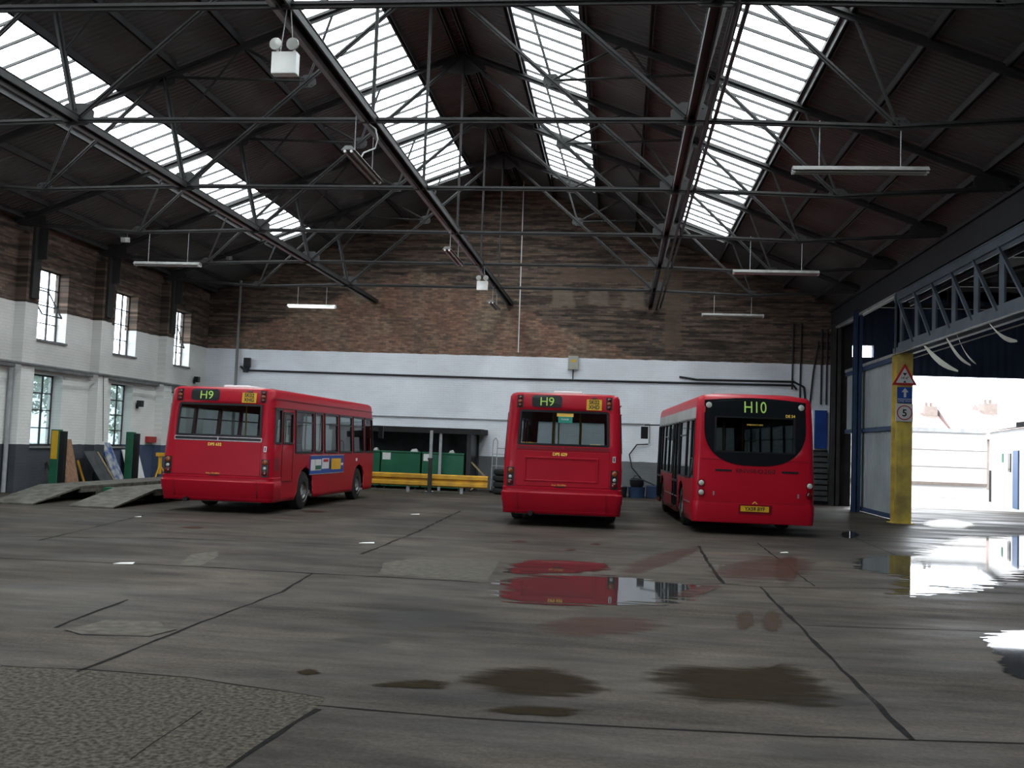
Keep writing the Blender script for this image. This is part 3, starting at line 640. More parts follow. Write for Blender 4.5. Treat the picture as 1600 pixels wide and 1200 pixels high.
film('oil_stain', [(560, 1072), (640, 1060), (720, 1066), (700, 1078), (620, 1076)], 'puddle_oily', 'thin dark streak left of the foreground oil stain', 'stain', .005)
film('oil_stain', [(455, 1050), (485, 1044), (510, 1050), (480, 1056)], 'puddle_oily', 'isolated small dark spot on the floor left of centre', 'stain', .005)
film('damp_patch', [(520, 962), (600, 950), (740, 952), (800, 968), (740, 988), (560, 990)], 'damp', 'streaky damp patch on the floor in the middle distance', 'patch', .003)
film('damp_patch', [(500, 1000), (560, 992), (640, 1000), (580, 1010)], 'damp', 'slim damp streak below the middle damp patch', 'patch', .003)
film('damp_patch', [(800, 985), (880, 960), (1040, 965), (1060, 985), (900, 1000)], 'rust', 'rust tinted damp streaks in front of the large puddle', 'patch', .003)
film('rust_stain', [(1100, 890), (1180, 868), (1290, 872), (1260, 905), (1180, 912), (1110, 905)], 'rust', 'rusty brown stain behind the right bus', 'stain', .003)
film('rust_stain', [(1215, 872), (1245, 866), (1250, 905), (1225, 920), (1205, 900)], 'rust', 'upright rusty smear at the edge of the rusty stain', 'stain', .005)
film('rust_stain', [(960, 893), (1000, 870), (1090, 852), (1100, 858), (1040, 885), (980, 905)], 'rust', 'brown tyre trail leading to the right bus', 'stain', .003)
film('rust_stain', [(1040, 930), (1090, 915), (1140, 912), (1080, 938)], 'rust', 'brown smear at the right end of the large puddle', 'stain', .0055)
film('tyre_mark', [(1145, 985), (1150, 955), (1180, 953), (1178, 985)], 'tyremark', 'left of two short brown tyre prints on the floor', 'tyre mark', .003)
film('tyre_mark', [(1190, 988), (1190, 954), (1220, 955), (1225, 988)], 'tyremark', 'right of two short brown tyre prints on the floor', 'tyre mark', .003)
for i, (cx, cy_, w_) in enumerate(((300, 824, 28), (490, 799, 30), (812, 846, 22), (892, 859, 14), (930, 850, 12))):  # thin red-brown film marks on the floor around the left and middle buses
    film('oil_stain', [(cx-w_, cy_), (cx, cy_-2), (cx+w_, cy_+1), (cx, cy_+3)], 'rust', ['red brown mark on the floor left of the left bus tail', 'red brown mark beside the rear wheel of the left bus', 'widest red brown mark behind the middle bus', 'small red brown mark centred behind the middle bus', 'faint red brown mark behind the right half of the middle bus'][i], 'stain', .005)
# litter
for i, (px, py, w_) in enumerate(((195, 881, .12), (574, 849, .12), (671, 768, .14), (649, 804, .1), (216, 808, .06), (1225, 864, .07))):
    c = gp(px, py); b = MB(); b.poly([(c.x-w_, c.y-w_*.5, .006), (c.x+w_, c.y-w_*.3, .012), (c.x+w_*.8, c.y+w_*.5, .02), (c.x-w_*.7, c.y+w_*.5, .008)])
    o = b.build('paper_scrap', M['white_paint'], origin=c); sm = o.modifiers.new('thick', 'SOLIDIFY'); sm.thickness = .006
    tag(o, ['flat pale scrap on the joint at far left', 'white scrap lying in mid floor between left and middle buses', 'white scrap near the foot of the yellow barrier', 'tiny white scrap behind the front wheel of the left bus', 'speck of litter left of the left bus', 'tiny scrap behind the right bus'][i], 'litter', 'scraps of paper on the floor')

# ------------------------------------------------------------------ buses
def make_bus(kind, name, loc, yaw, label, route, plate, fleet, L_=8.1):
    root = empty(name, loc, yaw); tag(root, label, 'bus', 'red single-deck buses')
    H = 2.72; w0 = 1.2; E = kind == 'E'
    if not E:
        side = [(.26, 0), (.8, 0), (1.28, 0), (2.22, .045), (2.45, .06), (2.64, .075), (2.70, .11), (2.73, .18), (2.755, .40), (2.78, .8)]
        rear = [(.26, .06), (.8, .0), (1.28, .01), (2.22, .08), (2.45, .10), (2.64, .12), (2.70, .15), (2.73, .22), (2.755, .6), (2.78, 1.1)]
    else:
        side = [(.24, 0), (.8, 0), (1.10, 0), (2.25, .03), (2.55, .045), (2.70, .065), (2.76, .10), (2.80, .18), (2.85, .42), (2.89, .8)]
        rear = [(.24, .05), (.8, .0), (1.10, .0), (2.25, .06), (2.55, .09), (2.70, .12), (2.76, .15), (2.80, .24), (2.85, .5), (2.89, 1.1)]
    def interp(T, z):
        if z <= T[0][0]: return T[0][1]
        for (a, b), (c, d) in zip(T, T[1:]):
            if z <= c: return b+(d-b)*(z-a)/(c-a)
        return T[-1][1]
    dS = lambda z: interp(side, z); dR = lambda z: interp(rear, z); r = .15 if not E else .12
    wheels = (2.15, 6.55) if not E else (2.3, 6.75)
    # openings: (face, a0, a1, z0, z1); faces: S=offside(+x), P=nearside(-x), R=rear, F=front
    zt, zb = 2.29, 1.34
    if not E:
        Sw = [(.14, .50, 1.55, zt), (.62, 1.22, 1.55, 2.22), (1.42, 2.62, zb, zt), (2.76, 3.32, zb, zt), (3.5, 4.55, zb, zt), (4.72, 5.82, zb, zt), (5.98, 6.98, zb, zt), (7.12, 7.92, zb, zt)]
        Pw = [(.2, 1.3, zb, zt), (1.42, 2.62, zb, zt), (2.76, 3.9, zb, zt), (4.05, 5.2, zb, zt), (5.35, 6.3, zb, zt), (6.55, 7.65, .35, 2.2)]
        Rw = [(-.93, .93, 1.67, 2.35)]
    else:
        zb = 1.10; zt = 2.30
        Pw = [(.18, .62, 1.50, zt), (.70, 1.45, zb, zt), (1.53, 2.75, zb, zt), (3.05, 4.15, .35, zt), (4.35, 5.2, zb, zt), (5.28, 6.2, zb, zt), (6.28, 7.1, zb, zt), (7.25, 8.3, .35, zt)]
        Sw = [(.3, 1.45, zb, zt), (1.53, 2.75, zb, zt), (2.85, 4.2, zb, zt), (4.3, 5.6, zb, zt), (5.7, 6.9, zb, zt), (7.05, 8.1, zb, zt)]
        Rw = [(-.80, .80, 1.66, 2.36)]
    Fw = [(-1.0, 1.0, 1.05, 2.35)]
    zlev = sorted(set([z for z, _ in side]+[.35, .50, .62, .95]+[w[2] for w in Pw+Sw+Rw+Fw]+[w[3] for w in Pw+Sw+Rw+Fw]))
    def brk(ws, lo, hi, step, extra=()):
        s = set([lo, hi]+[w[0] for w in ws]+[w[1] for w in ws]+list(extra)); s = sorted(x for x in s if lo <= x <= hi); o = []
        for a, b in zip(s, s[1:]):
            n = max(1, int((b-a)/step)); o += [a+(b-a)*k/n for k in range(n)]
        return o+[s[-1]]
    arch = [w+q for w in wheels for q in (-.56, -.5, -.4, -.28, -.14, 0, .14, .28, .4, .5, .56)]
    inner = w0-r
    st = []   # stations (face, a) going: rear left->right, corner, side +x rear->front, corner, front right->left, corner, side -x front->rear, corner
    for a in brk(Rw, -inner, inner, .5): st.append(('R', a))
    for k in range(1, 4): st.append(('c0', k/4))
    for a in brk(Sw, r, L_-r, .6, arch): st.append(('S', a))
    for k in range(1, 4): st.append(('c1', k/4))
    for a in reversed(brk(Fw, -inner, inner, .5)): st.append(('F', a))
    for k in range(1, 4): st.append(('c2', k/4))
    for a in reversed(brk(Pw, r, L_-r, .6, arch)): st.append(('P', a))
    for k in range(1, 4): st.append(('c3', k/4))
    def pos(s, z, off=0.):
        f, a = s; ds = dS(z)+off; dr = dR(z)+off; w = w0-ds; ym0 = dr; ym1 = L_-dr*1.1
        kx = (w-r)/inner; ky = lambda y: ym0+r+(y-r)*(ym1-ym0-2*r)/(L_-2*r)
        q = math.pi/2
        if f == 'R': return Vector((a*kx, ym0, z))
        if f == 'S': return Vector((w, ky(a), z))
        if f == 'F': return Vector((a*kx, ym1, z))
        if f == 'P': return Vector((-w, ky(a), z))
        t = a*q
        if f == 'c0': return Vector((w-r+r*math.sin(t), ym0+r-r*math.cos(t), z))
        if f == 'c1': return Vector((w-r+r*math.cos(t), ym1-r+r*math.sin(t), z))
        if f == 'c2': return Vector((-(w-r)-r*math.sin(t), ym1-r+r*math.cos(t), z))
        return Vector((-(w-r)-r*math.cos(t), ym0+r-r*math.sin(t), z))
    holes = [('S',)+w for w in Sw]+[('P',)+w for w in Pw]+[('R',)+w for w in Rw]+[('F',)+w for w in Fw]
    def inhole(s1, s2, z0, z1):
        if s1[0] != s2[0]: return None
        for i, (f, a0, a1, b0, b1) in enumerate(holes):
            if f == s1[0] and min(s1[1], s2[1]) >= a0-1e-6 and max(s1[1], s2[1]) <= a1+1e-6 and z0 >= b0-1e-6 and z1 <= b1+1e-6: return i
        return None
    nS = len(st); nz = len(zlev); body = MB(); glasses = {}
    def zarch(s, z, j):   # lift the lowest levels over the wheels
        if s[0] in ('S', 'P'):
            for w in wheels:
                d = abs(s[1]-w)
                if d <= .56:
                    top = .44+math.sqrt(max(0, .56**2-d*d))*.98
                    if z < top: return top
        return z
    idx = {}
    for i, s in enumerate(st):
        for j, z in enumerate(zlev): idx[i, j] = len(body.v); body.v.append(tuple(pos(s, zarch(s, z, j))))
    for i in range(nS):
        i2 = (i+1) % nS
        for j in range(nz-1):
            h = inhole(st[i], st[i2], zlev[j], zlev[j+1])
            if h is None:
                zz = [body.v[idx[a, b]][2] for a, b in ((i, j), (i2, j), (i2, j+1), (i, j+1))]
                if max(zz)-min(zz) < 1e-4 or (zz[2]-zz[1] < 1e-4 and zz[3]-zz[0] < 1e-4): continue
                body.f.append((idx[i, j], idx[i2, j], idx[i2, j+1], idx[i, j+1])); 
                mi = 0
                if E and st[i][0] in ('P', 'S') and st[i2][0] == st[i][0]:
                    if zlev[j] >= 2.30-1e-6 and zlev[j+1] <= 2.56: mi = 2
                    elif zlev[j] >= 1.10-1e-6 and zlev[j+1] <= 2.31: mi = 1
                body.m.append(mi)
            else:
                g = glasses.setdefault(h, MB()); g.quad(pos(st[i], zlev[j], .012), pos(st[i2], zlev[j], .012), pos(st[i2], zlev[j+1], .012), pos(st[i], zlev[j+1], .012))
    body.f.append(tuple(idx[i, nz-1] for i in range(nS))); body.m.append(0)
    bo = body.build('body', [M['red'], M['blackglass'], M['interior']], root, smooth=True)
    sm = bo.modifiers.new('thick', 'SOLIDIFY'); sm.thickness = .03; sm.offset = -1
    # windows
    for h, g in glasses.items():
        f, a0, a1, b0, b1 = holes[h]; door = (f == 'S' and not E and h == 1) or (f == 'P' and b0 < .5)
        nm = {'R': 'rear_window', 'F': 'windscreen'}.get(f, 'door' if door else 'side_window')
        fm = MB(); ww = .045 if not E else .03
        c = [pos((f, a), z, -.004) for a, z in ((a0, b0), (a1, b0), (a1, b1), (a0, b1))]
        n_ = {'R': Vector((0, -1, 0)), 'F': Vector((0, 1, 0)), 'S': Vector((1, 0, 0)), 'P': Vector((-1, 0, 0))}[f]
        for p, q in zip(c, c[1:]+c[:1]): fm.beam(p, q, .022, ww, n_.cross((q-p).normalized()))
        if f in 'SP' and (b1-b0) > .8 and (a1-a0) > .9 and not door:
            zz = b0+.74*(b1-b0); fm.beam(pos((f, a0), zz), pos((f, a1), zz), .02, .03, (0, 0, 1))
        if f == 'P' and door:
            am = (a0+a1)/2; fm.beam(pos((f, am), b0), pos((f, am), b1), .03, .06, n_)
            fm.beam(pos((f, a0), .95), pos((f, a1), .95), .03, .05, (0, 0, 1))
        fo = fm.build(nm, M['black'], root); g.build('glass', M['glass_dark' if (E and f == 'R') else 'glass_bus'], fo)
    # rear details
    ry = lambda z, off=0.: dR(z)-off
    def rp(x0, x1, z0, z1, th, m, nm, parent=root, bev=0):
        b = MB(); b.hexa([(x0, ry(z0, th), z0), (x1, ry(z0, th), z0), (x1, ry(z0)+.01, z0), (x0, ry(z0)+.01, z0), (x0, ry(z1, th), z1), (x1, ry(z1, th), z1), (x1, ry(z1)+.01, z1), (x0, ry(z1)+.01, z1)])
        return b.build(nm, M[m], parent, bevel=bev)
    def tx(s, size, cx, z, m, nm, parent=root, off=.02, bold=0, cond=1.0, sp=1.0):
        return text_mb(s, size, lambda u, v, d: (cx+u, ry(z+v, off), z+v), bold, sp, cond).build(nm, M[m], parent)
    def rbox(cx, cz, w, h, r_, th, m, nm):     # rounded rectangle plate on the rear face
        pts = []
        for k in range(16):
            a = 2*math.pi*(k+.5)/16; x = cx+(w/2-r_)*(1 if math.cos(a) > 0 else -1)+r_*math.cos(a); z = cz+(h/2-r_)*(1 if math.sin(a) > 0 else -1)+r_*math.sin(a); pts.append((x, ry(z, th), z))
        return MB().prism(pts, (0, th+.02, 0)).build(nm, M[m], root)
    def lamp(cx, cz, r_, m, parent, th=.03):
        return MB().lathe([(0, -th-.012), (r_*.6, -th-.010), (r_*.92, -th), (r_, -th+.012), (r_, 0.02)], (cx, ry(cz), cz), 'y', 20).build('lamp', M[m], parent, smooth=True)
    if not E:
        # bumper wrapping the tail
        b = MB(); prof = [(.30, -.045), (.34, -.02), (.52, .0), (.56, .03), (.60, .055), (.72, .055), (.755, .03), (.765, -.01)]
        prof = [(.30, -.03), (.34, .0), (.47, .015), (.52, .03), (.68, .04), (.70, .02), (.715, .012), (.785, .018), (.80, -.005)]
        sts = [('S', y) for y in (.55, .3, r)]+[('c0', k/4) for k in (3, 2, 1)]+[('R', a) for a in (inner, .6, 0, -.6, -inner)]+[('c3', k/4) for k in (3, 2, 1)]+[('P', y) for y in (r, .3, .55)]
        ix = []
        for s in sts:
            row = []
            for z, o in prof:
                e = o if s[0] in ('R', 'c0', 'c3') else o*.6
                zz = z+(.0 if s[0] in ('R',) and abs(s[1]) < .9 else -.0); row.append(len(b.v)); b.v.append(tuple(pos(s, zz, -e-.004)))
            ix.append(row)
        for a, c in zip(ix, ix[1:]):
            for j in range(len(prof)-1): b.f.append((a[j], c[j], c[j+1], a[j+1])); b.m.append(0)
        bm_ = b.build('bumper', M['red'], root, smooth=True)
        for sx_ in (-1, 1): rp(sx_*.90-.006, sx_*.90+.006, .34, .70, .045, 'red_dark', 'bumper_joint', bm_)
        # engine cover with frame lines, grille
        ec = rp(-.95, .95, .82, 1.54, .012, 'red', 'engine_cover', bev=.008)
        if fleet.endswith('629'):
            rib = MB()
            for x0, x1, z0, z1 in ((-.78, .72, 1.38, 1.42), (-.78, .72, .92, .95), (-.78, -.74, .92, 1.42), (.69, .73, .92, 1.42)): rib.box(x0, x1, ry(z0, .024), ry(z0), z0, z1)
            rib.build('raised_rib', M['red'], ec, bevel=.008)
        gm = 'chrome' if not fleet.endswith('629') else 'red'
        gr = rp(-.95, .95, 1.555, 1.645, .018, gm, 'grille'); rp(-.935, -.012, 1.572, 1.63, .022, 'black' if gm == 'chrome' else 'red_dark', 'slot', gr); rp(.012, .935, 1.572, 1.63, .022, 'black' if gm == 'chrome' else 'red_dark', 'slot', gr)
        tx(fleet, .085, -.06, 1.45, 'yellow_letter', 'fleet_number', bold=.003); tx('PULL TO OPEN', .040, -.06, .84, 'yellow_letter', 'notice', cond=1.1)
        rp(-.14, .06, .805, .825, .016, 'black', 'cover_handle')
        # destination box
        db = rbox(-.36, 2.555, .62, .25, .07, .015, 'black', 'destination_box')
        if route == 'H9': tx(route, .25, -.33 if gm == 'chrome' else -.36, 2.465, 'green_letter', 'route_number', db, .022, .0)
        # plate on two rows
        pl = rp(.45, .76, 2.40, 2.62, .015, 'yellow_plate', 'number_plate')
        a_, b_ = plate.split(); tx(a_, .115, .605, 2.525, 'ink', 'characters', pl, .02, .003, .88); tx(b_, .115, .605, 2.425, 'ink', 'characters', pl, .02, .003, .88)
        rp(.55, .66, 2.635, 2.66, .035, 'black', 'plate_lamp')
        for sx_ in (-1, 1):
            hl = rp(sx_*.91-.065, sx_*.91+.065, 2.41, 2.67, .012, 'black', 'high_lamp_unit'); lamp(sx_*.91, 2.61, .042, 'lamp_red', hl); lamp(sx_*.91, 2.535, .045, 'lamp_amber', hl); lamp(sx_*.91, 2.455, .042, 'lamp_red', hl)
            tl = rp(sx_*1.055-.075, sx_*1.055+.075, .81, 1.19, .012, 'black', 'tail_lamp_unit'); lamp(sx_*1.055, 1.12, .058, 'lamp_amber', tl); lamp(sx_*1.055, .995, .036, 'lamp_clear', tl); lamp(sx_*1.055, .885, .062, 'lamp_red', tl)
        fc = rp(1.01, 1.07, 1.35, 1.47, .015, 'chrome', 'catch'); rp(1.03, 1.05, 1.37, 1.45, .02, 'black', 'catch_slot', fc)
        rp(-.45, .45, 2.715, 2.74, -.4, 'white_panel', 'roof_hatch') if False else None
        b = MB(); b.box(-.25, .35, .75, 1.6, 2.72, 2.81); b.build('roof_vent', M['white_panel'], root, bevel=.015)
        b = MB(); b.box(-.25, .35, 4.6, 5.4, 2.72, 2.81); b.build('roof_vent', M['white_panel'], root, bevel=.015)
        b = MB(); b.cyl((-.62, .08, .28), (-.62, -.06, .27), .05, 12); b.build('exhaust_pipe', M['black'], root)
        # offside details
        sxp = lambda z, o=0.: w0-dS(z)+o
        def sp_(y0, y1, z0, z1, th, m, nm, parent=root): 
            b = MB(); b.hexa([(sxp(z0)-.01, y0, z0), (sxp(z0, th), y0, z0), (sxp(z0, th), y1, z0), (sxp(z0)-.01, y1, z0), (sxp(z1)-.01, y0, z1), (sxp(z1, th), y0, z1), (sxp(z1, th), y1, z1), (sxp(z1)-.01, y1, z1)]); return b.build(nm, M[m], parent)
        sp_(.14, .40, .95, 1.22, .006, 'red_dark', 'vent_panel'); sp_(.14, .36, .42, .68, .006, 'red_dark', 'vent_panel')
        dl = MB()
        for y in (.585, 1.255): dl.box(sxp(.8), sxp(.8, .008), y-.012, y+.012, .72, 1.54)
        dl.box(sxp(.72), sxp(.72, .012), .58, 1.26, .69, .72); dl.build('door_seal', M['red_dark'], root)
        ml = MB(); ml.box(sxp(2.33), sxp(2.33, .012), .1, L_-.2, 2.50, 2.52); ml.box(sxp(2.32), sxp(2.32, .02), .1, L_-.2, 2.315, 2.335); ml.build('gutter_moulding', M['red_dark'], root)
        if fleet.endswith('632'):
            ad = sp_(2.42, 5.05, .82, 1.255, .012, 'sign_blue', 'advert_panel')
            sp_(2.42, 5.05, 1.255, 1.275, .016, 'chrome', 'frame', ad); sp_(2.42, 5.05, .80, .82, .016, 'chrome', 'frame', ad)
            sp_(2.46, 2.76, .90, 1.17, .015, 'sign_white', 'poster', ad); sp_(2.78, 3.22, .90, 1.17, .015, 'sign_white', 'poster', ad); sp_(2.80, 3.20, .92, 1.02, .018, 'green', 'poster', ad)
            sp_(3.28, 3.82, .93, 1.19, .015, 'sign_white', 'poster', ad); sp_(3.36, 3.76, 1.10, 1.17, .018, 'sign_red', 'poster', ad)
            sp_(4.02, 4.80, .90, 1.18, .015, 'pole_yellow', 'poster', ad); sp_(3.88, 4.0, .93, 1.12, .015, 'black', 'poster', ad); sp_(4.82, 5.0, 1.0, 1.06, .015, 'sign_white', 'poster', ad)
        rs_ = MB(); rs_.box(sxp(1.1), sxp(1.1, .005), 6.2, 6.34, 1.09, 1.17); rs_.build('badge', M['sign_white'], root)
        if fleet.endswith('629'):     # stickers in the rear window
            stk = rp(-.12, .17, 2.12, 2.29, -.02, 'green_sticker', 'window_sticker'); rp(-.15, .19, 2.25, 2.32, -.015, 'yellow_letter', 'window_sticker')
            tx('PLEASE', .05, .02, 2.18, 'sign_white', 'lettering', stk, -.01)
            tx('www.londonbus.co.uk', .035, -.70, 1.69, 'yellow_letter', 'notice', off=.0); tx('www.tfl.gov.uk', .035, .65, 1.69, 'yellow_letter', 'notice', off=.0)
        # mirrors
        mr_ = MB(); mr_.beam((1.1, L_-.1, 2.1), (1.35, L_+.05, 2.1), .03, .03); mr_.box(1.28, 1.42, L_, L_+.08, 1.75, 2.12); mr_.build('mirror', M['black'], root)
        mr_ = MB(); mr_.beam((-1.1, L_-.1, 2.1), (-1.35, L_+.05, 2.1), .03, .03); mr_.box(-1.42, -1.28, L_, L_+.08, 1.75, 2.12); mr_.build('mirror', M['black'], root)
    else:
        # black U-shaped glazing surround with window
        n = 28; out = []; xo = 1.01
        for k in range(n+1):
            a = math.pi*k/n; c = math.cos(a); s = math.sin(a); x = -xo*math.copysign(abs(c)**.72, c); z = 2.14-.75*(s**.92); out.append((x, z))
        for k in range(1, 10): a = k/10; x = xo-2*xo*a; out.append((x, 2.69+.07*math.sin(math.pi*a)))
        out.insert(n+1, (xo, 2.69)); out.append((-xo, 2.69))
        hole_ = [(-.80, 1.42), (.80, 1.42), (.80, 2.18), (-.80, 2.18)]
        # ring made of strips between outline and the window opening
        b = MB()
        def clampin(x, z): return (max(-.80, min(.80, x)), max(1.66, min(2.36, z)))
        m_ = len(out)
        for k in range(m_):
            p, q = out[k], out[(k+1) % m_]
            i1, i2 = clampin(*p), clampin(*q)
            sub = 6
            for j in range(sub):
                t0, t1 = j/sub, (j+1)/sub
                L4 = [(p[0]+(i1[0]-p[0])*t0, p[1]+(i1[1]-p[1])*t0), (q[0]+(i2[0]-q[0])*t0, q[1]+(i2[1]-q[1])*t0), (q[0]+(i2[0]-q[0])*t1, q[1]+(i2[1]-q[1])*t1), (p[0]+(i1[0]-p[0])*t1, p[1]+(i1[1]-p[1])*t1)]
                b.quad(*[(x, ry(z, .010), z) for x, z in L4])
        um = b.build('glazing_surround', M['blackglass'], root)
        tx(route, .33, .0, 2.46, 'green_letter', 'route_number', um, .016, .0, .82); tx(fleet, .075, .70, 2.385, 'yellow_letter', 'fleet_number', um, .016, .002)
        tx('EMERGENCY EXIT', .04, .0, 2.20, 'yellow_letter', 'notice', um, .01)
        for sx_ in (-1, 1): lamp(sx_*.92, 2.59, .062, 'lamp_clear', um, .02)
        # vents and faint raised letters
        rp(-.78, -.45, 1.265, 1.305, .008, 'black', 'vent_slot'); rp(.54, .87, 1.265, 1.305, .008, 'black', 'vent_slot')
        tx('ENVIRO200', .12, .02, 1.245, 'black', 'raised_lettering', off=.008, cond=1.25, sp=1.05)
        # bumper corner panels
        b = MB(); prof = [(.25, .0), (.30, .010), (.60, .016), (.66, .0)]; sts = [('S', .5), ('S', r)]+[('c0', k/4) for k in (3, 2, 1)]+[('R', a) for a in (inner, .4, -.4, -inner)]+[('c3', k/4) for k in (3, 2, 1)]+[('P', r), ('P', .5)]; ix = []
        for s in sts:
            row = []
            for z, o in prof: row.append(len(b.v)); b.v.append(tuple(pos(s, z, -o*.8-.003)))
            ix.append(row)
        for a, c in zip(ix, ix[1:]):
            for j in range(len(prof)-1): b.f.append((a[j], c[j], c[j+1], a[j+1])); b.m.append(0)
        bm_ = b.build('bumper', M['red'], root, smooth=True); rp(-.30, .36, .43, .62, .022, 'red_dark', 'plate_recess', bm_)
        pl = rp(-.26, .30, .48, .59, .028, 'yellow_plate', 'number_plate'); tx(plate, .105, .02, .50, 'ink', 'characters', pl, .036, .002, .9)
        tx('^', .12, .02, .60, 'yellow_letter', 'emblem', off=.012, cond=2.2)
        for x, z, m in ((-1.05, 1.02, 'lamp_clear'), (-1.05, .83, 'lamp_clear'), (1.09, 1.03, 'lamp_clear'), (1.09, .85, 'lamp_red')):
            lb = MB().lathe([(.075, -.004), (.075, .02)], (x, ry(z)-.02, z), 'y', 20).build('tail_lamp_unit', M['red_dark'], root); lamp(x, z, .055, m, lb, .03)
        for x in (-.80, .87): rp(x-.015, x+.015, .78, .86, .015, 'chrome', 'catch')
        rp(1.0, 1.08, 1.12, 1.32, .012, 'lamp_amber', 'side_reflector') if False else None
        rp(-1.05, 1.05, 1.50, 1.508, .006, 'red_dark', 'panel_joint'); rp(-1.0, 1.0, .645, .655, .006, 'red_dark', 'panel_joint')
        b = MB(); b.cyl((-1.2+.05, L_-.2, 2.35), (-1.55, L_+.25, 2.35), .02, 8); b.box(-1.66, -1.46, L_+.2, L_+.3, 1.95, 2.3); b.build('mirror', M['black'], root)
        b = MB(); b.cyl((1.15, L_-.2, 2.35), (1.5, L_+.25, 2.35), .02, 8); b.box(1.42, 1.62, L_+.2, L_+.3, 1.95, 2.3); b.build('mirror', M['black'], root)
        for y0, y1 in ((.15, 1.7), (2.95, 6.0)):
            b = MB(); b.box(-w0-.008, -w0+.01, y0, y1, .58, .60); b.build('side_moulding', M['chrome'], root)
    # inside: floor, seats, poles
    b = MB(); b.box(-1.12, 1.12, .25, L_-.3, .34, .42); b.box(-1.1, 1.1, .2, 2.9, .42, .72); b.build('saloon_floor', M['interior'], root)
    zf = .72
    for row, y in enumerate((1.0, 1.85, 2.7, 3.6, 4.45, 5.3)):
        f0 = zf if y < 2.9 else .42
        for sx_ in (-.82, -.40, .40, .82):
            if sx_ < 0 and (y > 5 or (E and 2.9 < y < 4.2)): continue
            b = MB(); b.box(sx_-.20, sx_+.20, y-.2, y+.22, f0+.36, f0+.46); b.hexa([(sx_-.2, y-.26, f0+.42), (sx_+.2, y-.26, f0+.42), (sx_+.2, y-.18, f0+.42), (sx_-.2, y-.18, f0+.42), (sx_-.17, y-.34, f0+.84), (sx_+.17, y-.34, f0+.84), (sx_+.17, y-.28, f0+.84), (sx_-.17, y-.28, f0+.84)])
            b.box(sx_-.03, sx_+.03, y-.1, y+.1, f0, f0+.36); b.build('seat', M['seat_blue'], root, bevel=.02)
    for x, y in ((-.3, 2.2), (.3, 3.2), (-.35, 4.6), (.3, 5.8), (-.3, 6.4)): MB().cyl((x, y, .42), (x, y, 2.5), .018, 8).build('handrail', M['pole_yellow'], root)
    # underbody and wheels
    b = MB(); b.box(-.95, .95, .15, 1.5, .24, .4); b.box(-.6, .6, .5, L_-.6, .24, .38); b.build('chassis', M['black'], root)
    for wy in wheels:
        for sx_ in (-1, 1):
            prof = [(.20, .13), (.36, .13), (.43, .10), (.45, .05), (.45, -.05), (.43, -.11), (.36, -.13), (.2, -.13)]
            ty = MB().lathe([(a, h*sx_) for a, h in prof], (sx_*1.04, wy, .45), 'x', 28).build('wheel', M['rubber'], root, smooth=True)
            rim = MB().lathe([(0, .03*sx_), (.09, .03*sx_), (.10, .09*sx_), (.13, .09*sx_), (.16, .02*sx_), (.23, .02*sx_), (.26, .12*sx_), (.275, .135*sx_)], (sx_*1.04, wy, .45), 'x', 28)
            for k in range(8):
                a = k*math.pi/4; rim.cyl((sx_*1.06, wy+.17*math.cos(a), .45+.17*math.sin(a)), (sx_*1.09, wy+.17*math.cos(a), .45+.17*math.sin(a)), .014, 6)
            rim.build('rim', M['rim'], ty, smooth=True)
            b = MB(); n = 10       # dark wheel-arch liner
            for k in range(n):
                a0, a1 = math.pi*k/n, math.pi*(k+1)/n; f = lambda a, x: (x*sx_, wy+.56*math.cos(a), .44+.56*math.sin(a)); b.quad(f(a0, 1.185), f(a0, .78), f(a1, .78), f(a1, 1.185))
            b.build('wheel_arch', M['black'], root)
    return root
M['green_sticker'] = mat('green_window_sticker', (.02, .22, .16), .5)
make_bus('D', 'bus', (-8.33, 19.87, 0), -.016, 'red single-deck bus at left showing H9 and its right side', 'H9', 'SK02 XHG', 'DPS 632').scale = (1, 1, .962)
make_bus('D', 'bus', (-1.14, 20.15, 0), .03, 'red single-deck bus in the middle seen square from behind', 'H9', 'SK02 XHD', 'DPS 629')
make_bus('E', 'bus', (2.70, 20.28, 0), .05, 'red bus at right with black curved rear glazing showing H10', 'H10', 'YX59 BYF', 'DE 54', 8.5)

# ------------------------------------------------------------------ hanging lights
def tube_light(c, along, ln, z, zc, lit, label, chains=True):
    c = Vector((c[0], c[1], z)); t = wthing('fluorescent_light', tuple(c), label, 'light', 'hanging fluorescent battens')
    d = Vector((1, 0, 0)) if along == 'x' else Vector((0, 1, 0)); s = Vector((0, 1, 0)) if along == 'x' else Vector((1, 0, 0))
    a, e = c-d*ln/2, c+d*ln/2
    b = MB(); pr = [(-.05, .05), (.05, .05), (.11, -.02), (.03, -.01), (-.03, -.01), (-.11, -.02)]
    b.prism([a+s*u+Vector((0, 0, v)) for u, v in pr], e-a); b.build('batten_casing', M['dusty_white'] if not lit else M['white_paint'], t)
    for u in (-.05, .05):
        tb = MB(); tb.cyl(a+s*u+Vector((0, 0, -.035))+d*.04, e+s*u+Vector((0, 0, -.035))-d*.04, .018, 10); tb.build('tube', M['tube_on'] if lit else M['tube_off'], t)
        for q in (a, e-d*.04): MB().cyl(q+s*u+Vector((0, 0, -.035)), q+s*u+Vector((0, 0, -.035))+d*.04, .022, 8).build('end_cap', M['white_paint'], t)
    if chains:
        for f in (.2, .8):
            p = a.lerp(e, f)+Vector((0, 0, .05)); MB().cyl(p, (p.x, p.y, zc), .008, 6).build('chain', M['grey_conduit'], t)
    return t
m_, nt_, b_ = newmat('lit_fluorescent_tube'); b_.inputs['Emission Color'].default_value = (.95, .98, 1, 1); b_.inputs['Emission Strength'].default_value = 2.5; M['tube_on'] = m_
M['tube_off'] = mat('unlit_fluorescent_tube', (.30, .30, .28), .3, 0, .1, 4)
